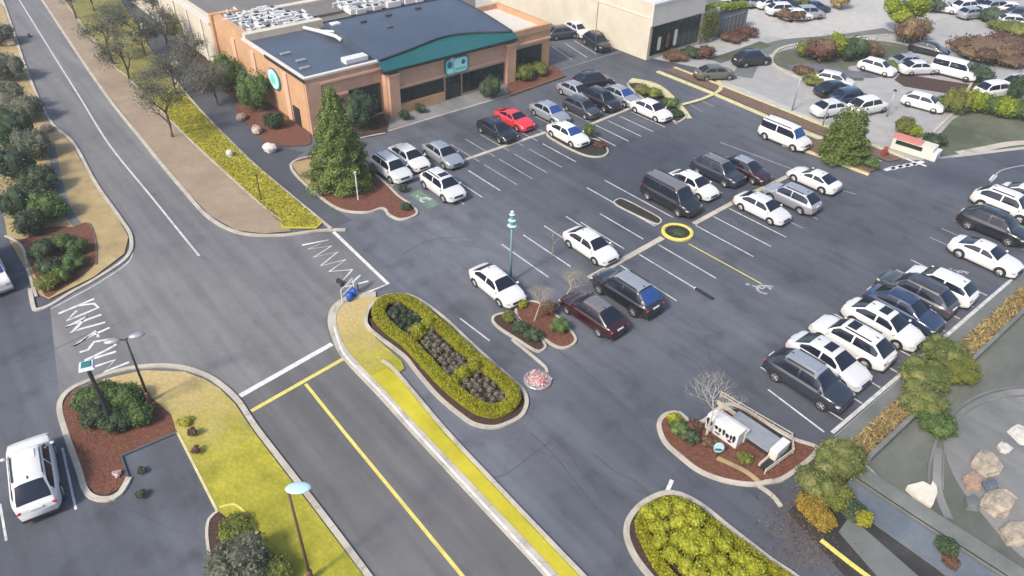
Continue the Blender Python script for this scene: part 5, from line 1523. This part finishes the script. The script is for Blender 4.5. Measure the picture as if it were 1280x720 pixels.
# left bank thicket
LB = [(12, 100, 2.6, 3.2, 'L_grey'), (6, 140, 3.0, 3.8, 'L_grey'), (36, 150, 2.3, 3.0, 'L_grey'), (20, 185, 2.6, 4.0, 'L_dark'), (48, 196, 2.0, 2.8, 'L_grey'), (26, 225, 2.4, 3.6, 'L_dark'), (54, 240, 1.8, 2.6, 'L_dark'), (34, 268, 2.2, 3.2, 'L_dark'), (64, 275, 1.7, 2.5, 'L_mid'), (2, 55, 2.4, 2.6, 'L_grey'), (44, 292, 1.5, 2.2, 'L_dark')]
words = ['first', 'second', 'third', 'fourth', 'fifth', 'sixth', 'seventh', 'eighth', 'ninth', 'tenth', 'eleventh']
desc = ['grey-green bush high on the left bank', 'large grey-green bush at the left picture edge', 'grey-green bush beside the left bank path', 'large dark bush midway along the left bank', 'grey bush overhanging the left bank path', 'dark bush above the white pavement patch', 'dark bush overhanging the lower left bank path', 'dark bush right above the red mulch bed', 'mid green bush at the lower end of the bank path', 'grey-green bush among reddish boulders at the far left', 'smaller dark bush touching the red mulch bed']
for k, ((px, py, r, h, mat), lab) in enumerate(zip(LB, desc)):
    shrub('bush', px, py, r, h, M[mat], lab, 'bush', 'thicket on the left bank', 100+k, 2000, .14, 7)
for k, (px, py, r, h, mat, lab) in enumerate([(56, 322, 1.2, 1.5, 'L_dark', 'dark shrub in the red bed by the truck, top left'), (82, 312, 1.3, 1.5, 'L_mid', 'mid green shrub in the red bed by the truck, top'), (100, 316, .9, 1.2, 'L_mid', 'shrub in the red bed by the truck, top right'), (66, 342, 1.2, 1.4, 'L_dark', 'dark shrub in the red bed by the truck, middle'), (92, 335, 1.1, 1.2, 'L_mid', 'shrub in the red bed by the truck, middle right'), (62, 360, 1.0, 1.1, 'L_olive', 'olive shrub in the red bed by the truck, lowest'), (80, 350, 1.0, 1.2, 'L_mid', 'shrub in the red bed by the truck, second lowest')]):
    shrub('shrub', px, py, r, h, M[mat], lab, 'shrub', 'shrubs in the red bed by the truck', 130+k, 1100, .1, 6)
# bottom-left corner bed
for k, (px, py, r, h, mat, lab) in enumerate([(112, 508, 1.0, 1.3, 'L_mid', 'mid green shrub in the corner mulch bed, left end'), (133, 500, 1.1, 1.4, 'L_mid', 'mid green shrub in the corner mulch bed, top'), (160, 506, 1.2, 1.4, 'L_mid', 'mid green shrub in the corner mulch bed, top right'), (124, 528, 1.1, 1.3, 'L_dark', 'dark shrub in the corner mulch bed, lower left'), (150, 534, 1.1, 1.3, 'L_dark', 'dark shrub in the corner mulch bed, lowest'), (176, 528, 1.1, 1.3, 'L_mid', 'mid green shrub in the corner mulch bed, right end')]):
    shrub('shrub', px, py, r, h, M[mat], lab, 'shrub', 'shrubs in the corner mulch bed', 150+k, 1500, .1, 6)
for k, (px, py, r, h, mat, lab) in enumerate([(232, 530, .6, .4, 'L_lawn', 'yellow tuft at the corner verge edge'), (242, 546, .35, .7, 'L_red', 'dark purple tuft on the yellow verge, upper'), (246, 568, .35, .6, 'L_red', 'dark purple tuft on the yellow verge, lower'), (148, 596, .3, .35, 'L_pinkw', 'tiny pink flower clump at the mulch bed tip'), (178, 591, .32, .3, 'L_dark', 'small dark weed clump on the asphalt, upper'), (178, 621, .42, .35, 'L_dark', 'small dark weed clump on the asphalt, lower')]):
    shrub('plant', px, py, r, h, M[mat], lab, 'plant', None, 170+k, 160, .08, 3)
shrub('bush', 305, 716, 1.9, 2.1, M['L_grey'], 'big grey-green bush at the bottom edge of the yellow verge', 'bush', None, 180, 3200, .11, 8)
shrub('bush', 345, 722, 1.2, 1.2, M['L_olive'], 'olive bush at the bottom edge beside the big grey-green one', 'bush', None, 181, 1400, .1, 6)
shrub('bush', 296, 664, 1.1, .6, M['L_olive'], 'low olive groundcover bush inside the yellow arc edging', 'bush', None, 182, 1300, .1, 6)
# tree-island shrubs
for k, (px, py, r, h, mat, lab) in enumerate([(666, 424, .8, .8, 'L_dark', 'dark shrub on the narrow island, right'), (650, 414, .7, .7, 'L_dark', 'dark shrub on the narrow island, middle'), (636, 402, .6, .8, 'L_olive', 'olive shrub at the nose of the white sedan'), (698, 414, .85, 1.0, 'L_mid', 'green shrub on the red mulch beside the maroon car'), (652, 384, .5, .6, 'L_yellow', 'yellow tuft before the white sedan'), (685, 392, .8, .9, 'L_red', 'reddish shrub before the maroon car')]):
    shrub('shrub', px, py, r, h, M[mat], lab, 'shrub', None, 190+k, 600, .085, 5)
for k, (px, py, r, h, mat, lab) in enumerate([(842, 528, .55, .6, 'L_yellow', 'yellow shrub at the tip of the monument sign island'), (848, 541, .8, .9, 'L_mid', 'green shrub on the monument sign island, left'), (862, 552, .7, .8, 'L_dark', 'dark shrub on the monument sign island, middle'), (866, 538, .6, .7, 'L_red', 'reddish shrub on the monument sign island'), (930, 577, .6, .5, 'L_olive', 'low olive shrub below the shelter'), (885, 556, .6, .5, 'L_brown', 'dry tan tuft below the white slab sign')]):
    shrub('shrub', px, py, r, h, M[mat], lab, 'shrub', None, 200+k, 500, .085, 5)

# bare trees
def bare(label, px, py, h, r0, spread, levels, n0, mat, seed, lean=(0, 0), gn=.6, name='bare_tree'):
    p = G(px, py); t = thing(name, label, 'tree', (p.x, p.y, .08))
    rng = random.Random(seed); bm = bmesh.new()
    add_tube(bm, [(0, 0, 0), (lean[0]*h*.35, lean[1]*h*.35, h*.35)], [r0*1.1, r0*.8], 7)
    bm_obj('trunk', bm, M[mat], t)
    bm = bmesh.new()
    branch_mesh(bm, rng, (lean[0]*h*.34, lean[1]*h*.34, h*.34), h*.22, r0*.75, spread, levels, n0, lean, gn=gn)
    bm_obj('crown', bm, M[mat], t)
    return t
bare('bare pale tree at the corner of the railed pit', 882, 548, 4.6, .09, .75, 5, 3, 'pale_bark', 6, gn=.8)
bare('bare tan tree arching over the narrow island', 668, 402, 3.0, .06, 1.0, 5, 3, 'tan_bark', 8, (.1, .2), .82)
bare('bare tan thorny tree in front of the slate SUV', 704, 378, 2.4, .055, 1.2, 5, 3, 'tan_bark', 15, (.1, .45), .85)
bare('thin bare tree beside the lamp post and empty bays', 690, 322, 3.0, .05, .8, 4, 2, 'tan_bark', 10, gn=.7)

# bushes over the right-hand strip
for k, (px, py, r, h, mat, lab) in enumerate([(1176, 450, 1.9, 1.6, 'L_green_olive', 'green bush on the golden strip, upper'), (1152, 480, 2.0, 1.7, 'L_green_olive', 'green bush on the golden strip, middle'), (1192, 470, 1.7, 1.3, 'L_olive', 'olive bush leaning over the low wall'), (1150, 512, 1.8, 1.6, 'L_green_olive', 'green bush on the golden strip, lower'), (1166, 536, 1.3, 1.2, 'L_mid', 'dark bush below the low wall'),
                                              (1046, 586, 1.7, 1.9, 'L_green_olive', 'green bush at the lower end of the strip'), (1018, 614, 1.5, 1.7, 'L_green_olive', 'olive bush beside the kerb by the sign island'), (1035, 625, 1.3, 1.3, 'L_olive', 'olive bush at the wall end'), (1010, 640, .9, .9, 'L_orange', 'orange autumn bush at the lot exit, upper'), (1026, 655, .8, .7, 'L_orange', 'orange autumn bush at the lot exit, lower'),
                                              (1065, 645, .8, .8, 'L_dark', 'dark shrub beside the blue-grey wall step'), (1075, 655, .5, .9, 'L_lawn', 'spiky yellow-green plant beside the blue-grey wall step'), (1180, 688, .7, .7, 'L_dark', 'dark shrub on the blue-grey wall step'), (1186, 706, .5, .4, 'L_red', 'red-leaved plant at the bottom right wall step')]):
    shrub('bush', px, py, r, h, M[mat], lab, 'bush', None, 220+k, 3400, .085, 11)
def litter(px, py, r, n, label, seed, mat='L_brown'):
    g = np.random.default_rng(seed); p = G(px, py)
    q = g.normal(size=(n, 2))*r*.5
    C = np.c_[q[:, 0]+p.x, q[:, 1]+p.y, g.uniform(.015, .06, n)]
    o = link('leaf_litter', quads_mesh('leaf_litter', leaf_arrays(C, np.tile([0, 0, 1.0], (n, 1)), .055, g, .6, .4)), M[mat])
    o['label'] = label; o['category'] = 'fallen leaves'; o['kind'] = 'stuff'
litter(990, 668, 2.4, 700, 'scatter of brown fallen leaves on the asphalt by the lot exit', 240)
litter(1012, 694, 2.2, 500, 'scatter of brown fallen leaves along the yellow kerb', 241)
litter(1000, 640, 1.8, 300, 'scatter of brown fallen leaves under the orange bushes', 242)
# upper lot trees and beds
cone_tree('bushy_tree', 'dense bushy green tree on the raised street bed', 1050, 200, 5.9, 2.9, 'L_street', 12000, .125, 301, .3, .36)
shrub('shrub', 1085, 210, 1.2, 1.0, M['L_mid'], 'low green shrub at the foot of the bushy street tree', 'shrub', None, 303, 700, .11, 5, z=.3)
shrub('shrub', 1000, 188, .8, .6, M['L_red'], 'reddish shrub behind the white-tailed sedan', 'shrub', None, 304, 300, .1, 4, z=.2)
broad_tree('lime_tree', 1122, 42, 6.5, 3.6, 'L_lime', 'bright lime-green tree in the upper right lot', None, 305, 3600, .24, .25, core=True, lobes=12)
shrub('bush', 1136, 52, 3.2, 3.6, M['L_brown'], 'brown bush under the lime-green tree', 'bush', None, 306, 1600, .2, 7)
UP = W2([(966, 78), (975, 65), (1010, 58), (1080, 50), (1140, 60), (1100, 78), (1060, 84), (1080, 100), (1040, 98), (1000, 92)])
sheet('planting_bed', smooth([Vector(q) for q in UP], True), 0.01, M['slope'])
ribbon('kerb', [(1110, 44), (1050, 49), (985, 58), (966, 70), (968, 82), (1000, 98), (1050, 112), (1090, 122)], .5, -.02, M['kerb'], h=.16)
sheet('path', smooth([Vector(q) for q in W2([(985, 82), (1020, 80), (1060, 88), (1100, 90), (1095, 97), (1040, 96), (1000, 90)])], True), .02, M['lot'])
for k, (px, py, r, h, mat, lab) in enumerate([(1008, 72, 2.0, 2.6, 'L_olive', 'olive bush at the left end of the upper island'), (1024, 76, 2.6, 3.4, 'L_red', 'reddish bush on the upper island'), (1042, 70, 2.0, 3.0, 'L_lime', 'lime bush behind the reddish bush on the upper island'), (1062, 74, 2.4, 3.2, 'L_dark', 'dark bush on the upper island'), (1085, 70, 2.2, 2.2, 'L_brown', 'brown bush at the right end of the upper island'), (1112, 88, 1.4, 1.2, 'L_olive', 'olive shrub between small parked cars'), (1003, 92, 1.4, .9, 'L_brown', 'dry low shrub on the upper island lip'), (1018, 104, 2.0, 1.2, 'L_olive', 'low olive shrub beside the dark sedan in the upper lot')]):
    shrub('bush', px, py, r, h, M[mat], lab, 'bush', 'bushes of the upper right lot', 310+k, 900, .19, 6)
for k, (px, py, r, h, mat, lab) in enumerate([(1190, 142, 1.7, 3.0, 'L_olive', 'clipped green bush at the left end of the hedge row'), (1214, 140, 1.5, 2.8, 'L_lime', 'clipped lime ball in the hedge row, leftmost ball'), (1234, 142, 1.4, 2.2, 'L_mid', 'clipped darker ball in the hedge row, second ball'), (1252, 146, 1.6, 2.4, 'L_lime', 'clipped lime ball in the hedge row, third ball'), (1276, 150, 1.6, 2.4, 'L_mid', 'clipped green ball in the hedge row at the picture edge'), (1264, 128, 1.2, 3.8, 'L_dark', 'upright dark column shrub behind the hedge row'), (1180, 138, 1.6, 1.6, 'L_mid', 'green bush beside the small white car'), (1128, 166, 1.3, 1.8, 'L_olive', 'yellow-green bush above the kiosk, left'), (1140, 170, 1.0, 1.2, 'L_lime', 'yellow-green bush above the kiosk, right'), (1166, 180, 1.6, 1.0, 'L_dark', 'dark low bush beside the kiosk')]):
    shrub('bush', px, py, r, h, M[mat], lab, 'bush', 'clipped bushes by the dull slope', 330+k, 1100, .15, 5)
shrub('bush', 1232, 72, 6.0, 2.2, M['L_brown'], 'wide brown dry hedge in the upper right corner', 'bush', None, 350, 1800, .25, 8)
shrub('bush', 1262, 64, 5.0, 2.0, M['L_red'], 'wide reddish dry hedge behind the brown one', 'bush', None, 351, 1400, .25, 8)
sheet('planting_bed', W2([(1118, 100), (1125, 92), (1215, 106), (1225, 92), (1240, 95), (1215, 128), (1190, 118), (1130, 108)]), .02, M['mulch_dark'])
shrub('bush', 1222, 100, 2.4, 1.8, M['L_dark'], 'dark bush between the white cars of the right-hand lot', 'bush', None, 352, 900, .17, 6)
# in front of the store
for k, (px, py, r, h, mat, lab) in enumerate([(785, 52, 1.3, 2.2, 'L_olive', 'thin olive shrub against the cream store wall'), (777, 47, 1.2, 2.4, 'L_red', 'thin red shrub against the cream store wall'), (880, 72, 1.6, 1.6, 'L_red', 'reddish bush at the store corner bed'), (845, 74, 2.2, 1.0, 'L_brown', 'low brown shrub bed before the shopfront'), (865, 70, 2.0, 1.0, 'L_dark', 'low dark shrub bed before the shopfront'), (915, 50, 2.4, 1.0, 'L_red', 'low red shrub bed before the store wing, left'), (932, 44, 2.2, 1.2, 'L_red', 'low red shrub bed before the store wing, right'), (680, 40, 1.2, 1.2, 'L_dark', 'dark shrub behind the side lot')]):
    shrub('bush', px, py, r, h, M[mat], lab, 'bush', 'shrubs about the store', 360+k, 700, .16, 5)
me = foliage_mesh('ivy', [(-64.8, 90.6+.7*i, 2.2+(i % 2)*.8, .5, .8, 2.4) for i in range(5)], 1500, .17, 370, core=False)
tag(link('ivy_panel', me, M['L_olive']), 'green ivy panel climbing the store corner', 'ivy')
me = foliage_mesh('roof_hedge', [(-66.0, 90.4+1.0*i, 4.9-.12*i, .9, 1.0, .6) for i in range(12)], 1700, .18, 371)
tag(link('roof_hedge', me, M['L_lime']), 'long lime hedge along the roof edge of the store wing', 'hedge')
for k, (px, py, r, h, mat, lab) in enumerate([(736, 172, .8, 1.6, 'L_mid', 'upright green shrub at the nose of the white car'), (750, 184, .8, .5, 'L_red', 'low reddish shrub in the small finger island'), (802, 118, 1.3, 1.3, 'L_olive', 'yellow-green shrub on the row-end island, upper'), (818, 122, 1.2, 1.2, 'L_olive', 'yellow-green shrub on the row-end island, middle'), (838, 134, 1.2, 1.0, 'L_mid', 'green shrub on the row-end island, lower'), (846, 145, .9, .7, 'L_dark', 'dark shrub at the tip of the row-end island')]):
    shrub('shrub', px, py, r, h, M[mat], lab, 'shrub', None, 380+k, 550, .12, 5)
# ------------------------------------------------------------------ parked and moving vehicles
F, B = 0, 180
car('suv', 478, 211, F, 'pearl', 'small white SUV parked beside the conifer', world=(-58.2, 33.3))
car('sedan', 511, 195, F, 'white', 'white sedan second from the conifer in the cafe row')
car('sedan', 553, 191, F, 'silver', 'silver sedan third from the conifer in the cafe row')
car('suv', 553, 231, F, 'pearl', 'white SUV parked next to the accessible bay', sunroof=True)
car('sedan', 621, 161, F, 'black', 'black sedan just left of the red car')
car('coupe', 643, 147, F, 'red', 'bright red coupe before the cafe entrance')
car('sedan', 687, 139, F, 'silver', 'silver sedan with blue windscreen right of the red car', glass='blue')
car('sedan', 710, 166, F, 'white', 'white sedan with blue windscreen at the small finger island', glass='blue')
car('hatch', 727, 133, F, 'grey', 'grey hatchback in the packed rear bays')
car('sedan', 720, 113, F, 'silver', 'silver sedan behind the grey hatchback')
car('suv', 751, 124, F, 'black', 'black SUV in the packed rear bays')
car('sedan', 776, 118, F, 'silver', 'silver sedan with blue windscreen at the row-end island', glass='blue')
car('sedan', 814, 136, F, 'white', 'white sedan parked alone at the row-end island')
car('suv', 741, 101, 75, 'black', 'black SUV standing crosswise behind the packed bays')
car('hatch', 703, 40, 75, 'grey', 'grey hatchback in the side lot by the cafe corner')
car('sedan', 722, 36, -10, 'pearl', 'pale sedan in the side lot')
car('suv', 746, 52, -15, 'black', 'black SUV at the cream store wall')
car('van', 838, 246, F, 'black', 'black van with sky sheen painted on its roof at the head of the middle row', sc=1.22, roof='roof_sheen')
car('sedan', 866, 229, F, 'white', 'white sedan beside the black van')
car('suv', 897, 213, F, 'slate', 'slate SUV with sky sheen painted on its roof in the middle row', sc=1.2, roof='roof_sheen')
car('sedan', 932, 210, F, 'maroon', 'dark red sedan with sky sheen painted on its roof in the middle row', roof='silver')
car('sedan', 953, 258, F, 'pearl', 'white sedan first of the three in the front middle row')
car('suv', 990, 246, B, 'silver', 'silver SUV seen from behind in the front middle row')
car('coupe', 1018, 222, B, 'white', 'white coupe with red tail lamps at the street bed')
car('van', 981, 170, F, 'white', 'long white van with dark glass along the street median', glass='blue')
car('sedan', 738, 305, F, 'white', 'white sedan alone beside the empty middle bays')
car('sedan', 621, 354, F, 'white', 'white sedan at the teal lamp post')
car('sedan', 741, 389, B, 'maroon', 'maroon sedan with sky sheen painted on its roof seen from behind at the tan bare tree', sc=1.22, roof='roof_sheen')
car('suv', 783, 364, B, 'black', 'black SUV with sky sheen painted on its roof and blue rear window seen from behind', sc=1.3, roof='silver', glass='bluerear')
car('suv', 1010, 474, F, 'slate', 'dark slate SUV with sky sheen painted on its roof at the near end of the right row', sc=1.26, roof='silver')
car('sedan', 1036, 449, F, 'pearl', 'white sedan second from the near end of the right row', sc=1.26, sunroof=True)
car('suv', 1065, 426, B, 'white', 'white SUV seen from behind, third in the right row', sc=1.26, sunroof=True)
car('sedan', 1104, 403, F, 'white', 'white sedan with dark sunroof, fourth in the right row', sc=1.26, sunroof=True)
car('sedan', 1130, 385, F, 'navy', 'navy sedan, fifth in the right row', sc=1.26)
car('suv', 1146, 366, B, 'grey', 'dark grey SUV seen from behind in the right row', sc=1.26)
car('hatch', 1176, 355, B, 'white', 'plain white hatchback at the far end of the near right group', sc=1.26)
car('coupe', 1233, 318, F, 'white', 'white coupe standing alone in the right row', sc=1.26)
car('suv', 1243, 282, F, 'black', 'black SUV beyond the lone white coupe', sc=1.26)
car('suv', 1258, 256, F, 'white', 'white SUV beyond the black one at the right edge', sc=1.26)
car('sedan', 1290, 248, F, 'white', 'white sedan cut by the right edge', sc=1.26)
car('suv', 41, 591, 180-8, 'white', 'white SUV seen from behind in the bottom left bay', sc=1.27, z=.95)
# delivery truck at the left edge
p = G(-10, 352, 0)
t = thing('delivery_truck', 'white box truck with blue windscreen cut by the left edge', 'truck', (p.x, p.y, 0), math.radians(4))
box('cargo_box', -4.6, .3, -1.2, 1.2, .7, 3.0, M['white_metal'], t, .05)
bm = bmesh.new()
prof = [(.45, .5), (.45, 2.2), (1.0, 2.3), (1.55, 1.35), (2.5, 1.2), (2.65, 1.0), (2.65, .5)]
A = [bm.verts.new((x, -1.0, z)) for x, z in prof]; Bv = [bm.verts.new((x, 1.0, z)) for x, z in prof]
bm.faces.new(A); bm.faces.new(Bv)
for i in range(len(prof)): bm.faces.new((A[i], A[(i+1) % len(prof)], Bv[(i+1) % len(prof)], Bv[i]))
bmesh.ops.bevel(bm, geom=list(bm.edges), offset=.06, segments=2, affect='EDGES')
bm_obj('cab', bm, PAINT['white'], t)
bm = bmesh.new(); q = [(1.06, 2.24), (1.58, 1.42)]
v = [bm.verts.new((q[0][0]+.02, -.88, q[0][1])), bm.verts.new((q[0][0]+.02, .88, q[0][1])), bm.verts.new((q[1][0]+.02, .92, q[1][1])), bm.verts.new((q[1][0]+.02, -.92, q[1][1]))]
bm.faces.new(v); o = bm_obj('windscreen', bm, M['blue_glass'], t); o.modifiers.new('s', 'SOLIDIFY').thickness = .02
for s in (1, -1):
    box('side_window', .6, 1.3, s*1.003-.012, s*1.003+.012, 1.45, 2.05, M['glass'], t)
    box('headlight', 2.6, 2.68, s*.75-.16, s*.75+.16, .8, .98, M['lens'], t, .02)
    for x in (1.75, -3.3):
        bm = bmesh.new(); add_tube(bm, [(x, s*.78, .45), (x, s*1.06, .45)], .45, 16); o = bm_obj('wheel', bm, M['tyre'], t)
        bm = bmesh.new(); add_tube(bm, [(x, s*1.05, .45), (x, s*1.08, .45)], .25, 12); bm_obj('rim', bm, M['rim'], o)
box('front_bumper', 2.55, 2.75, -1.0, 1.0, .35, .55, M['chrome'], t, .03)
box('chassis', -4.4, 2.3, -.5, .5, .45, .7, M['black_trim'], t)
# street traffic
car('sedan', 894, 90, 62, 'olive', 'dark olive car crossing the yellow street median', group='cars on the street')
car('suv', 940, 73, 70, 'black', 'black SUV driving on the pale street', group='cars on the street')
# upper right lot
UPC = [('suv', 1085, 132, 75, 'white', 'white SUV with dark roof at the front of the upper lot'), ('suv', 1062, 121, 75, 'navy', 'navy SUV beside the white one in the upper lot'), ('sedan', 1044, 110, 70, 'black', 'black sedan nearest the low olive shrub in the upper lot'), ('hatch', 1043, 99, 20, 'pearl', 'small pale car on the upper island lip'), ('sedan', 1040, 134, 72, 'pearl', 'pale sedan by the grey pole lamp at the median'),
       ('hatch', 1097, 83, 5, 'white', 'small white car beside the olive shrub'), ('sedan', 1136, 76, 60, 'silver', 'silver sedan left of the low brown beds'), ('sedan', 1148, 84, 60, 'pearl', 'pale sedan next to the silver one by the brown beds'), ('sedan', 1162, 60, 10, 'black', 'black sedan under the brown bush'), ('van', 1193, 88, 8, 'white', 'white van by the brown beds'),
       ('hatch', 1155, 127, 10, 'white', 'small white car by the clipped green bush'), ('suv', 1243, 112, 70, 'white', 'white SUV behind the hedge row'), ('suv', 1277, 104, 70, 'pearl', 'white SUV at the picture edge behind the hedge row')]
for k, px, py, r, pt, lab in UPC: car(k, px, py, r, pt, lab, group='cars in the upper right lot', detail=False, glass='blue' if 'SUV behind' in lab else None)
FAR = [(905, 5, 60, 'white', 'white car at the left end of the far top row'), (925, 3, 60, 'silver', 'silver car second in the far top row'), (945, 2, 60, 'blue', 'blue car beside the silver one in the far top row'),
       (965, 4, 60, 'white', 'white car at the left of the far cluster'), (978, 12, 60, 'pearl', 'pale car in the middle of the far cluster'), (985, 4, 60, 'black', 'black car in the far cluster'), (1000, 8, 60, 'slate', 'slate car in the far cluster'), (1010, 16, 60, 'silver', 'silver car at the front of the far cluster'), (997, 18, 60, 'white', 'white car at the front of the far cluster'), (1018, 8, 60, 'navy', 'navy car at the right end of the far cluster'),
       (1150, 4, 20, 'navy', 'navy car right of the lime tree'), (1168, 2, 20, 'red', 'red car right of the lime tree'), (1178, 8, 20, 'pearl', 'pale car beside the far red one'),
       (1208, 8, 70, 'white', 'white car first in the far right cluster'), (1220, 5, 70, 'navy', 'navy car in the far right cluster'), (1230, 14, 70, 'pearl', 'pale car in the far right cluster'), (1243, 8, 70, 'silver', 'silver car in the far right cluster'), (1215, 16, 70, 'silver', 'silver car at the front of the far right cluster'), (1265, 10, 40, 'white', 'white car at the top right corner'), (1278, 18, 40, 'grey', 'grey car at the top right corner'), (1268, 26, 40, 'pearl', 'pale car below the top right corner')]
kk = ['sedan', 'suv', 'hatch']
for i, (px, py, r, pt, lab) in enumerate(FAR): car(kk[i % 3], px, py, r, pt, lab, group='far parked cars', detail=False)
for k, (px, py, r, h, mat, lab) in enumerate([(987, 24, 3.0, 1.6, 'L_brown', 'dry brown shrub bed before the far car cluster'), (1000, 14, 1.6, 2.4, 'L_olive', 'olive bush among the far car cluster'), (1046, 10, 2.0, 3.0, 'L_gold', 'golden dry bush at the top edge'), (1162, 14, 2.4, 2.0, 'L_dark', 'dark bush right of the lime tree'), (1240, 26, 3.4, 1.8, 'L_dark', 'dark bush before the far right cluster'), (1262, 40, 4, 1.6, 'L_olive', 'olive shrubs above the dry hedges')]):
    shrub('bush', px, py, r, h, M[mat], lab, 'bush', 'bushes among the far cars', 400+k, 600, .24, 5)

# ------------------------------------------------------------------ thin summer haze
hz = box('haze', -1510, 1510, -1510, 1510, -1.0, 37.5, None); hz['kind'] = 'stuff'; hz['label'] = 'thin pale haze in the air'
hm_ = bpy.data.materials.new('haze'); hm_.use_nodes = True
hn = hm_.node_tree; hn.nodes.remove(hn.nodes['Principled BSDF'])
pv = hn.nodes.new('ShaderNodeVolumePrincipled'); pv.inputs['Color'].default_value = (.86, .90, .96, 1); pv.inputs['Density'].default_value = 0.0005
pv.inputs['Anisotropy'].default_value = 0.2
hn.links.new(pv.outputs['Volume'], hn.nodes['Material Output'].inputs['Volume'])
hz.data.materials.append(hm_)

# ------------------------------------------------------------------ daylight
SUN_EL, SUN_AZ = math.radians(44), math.radians(277)      # azimuth: direction towards the sun in the XY plane
sd = Vector((math.cos(SUN_AZ)*math.cos(SUN_EL), math.sin(SUN_AZ)*math.cos(SUN_EL), math.sin(SUN_EL)))
sl = bpy.data.lights.new('sun', 'SUN'); sl.energy = 2.0; sl.angle = math.radians(8); sl.color = (1.0, .89, .74)
so = bpy.data.objects.new('sun', sl); COL.objects.link(so)
so.rotation_euler = sd.to_track_quat('Z', 'Y').to_euler()
so.location = (0, 0, 80)
w = bpy.data.worlds.new('World'); scene.world = w; w.use_nodes = True
nt = w.node_tree; bg = nt.nodes['Background']
sky = nt.nodes.new('ShaderNodeTexSky'); sky.sky_type = 'NISHITA'; sky.sun_disc = False
sky.sun_elevation = SUN_EL; sky.sun_rotation = math.radians(90)-SUN_AZ
sky.dust_density = 3.0; sky.air_density = 1.0; sky.ozone_density = 1.0
nt.links.new(sky.outputs['Color'], bg.inputs['Color']); bg.inputs['Strength'].default_value = 0.12
scene.view_settings.view_transform = 'Standard'; scene.view_settings.look = 'None'
scene.view_settings.exposure = 1.12; scene.view_settings.gamma = 1.0
scene.view_settings.use_curve_mapping = False
scene.render.engine = 'CYCLES'
scene.cycles.use_denoising = True
scene.cycles.max_bounces = 6
o = bpy.data.objects.get('tmp')
if o: bpy.data.objects.remove(o)
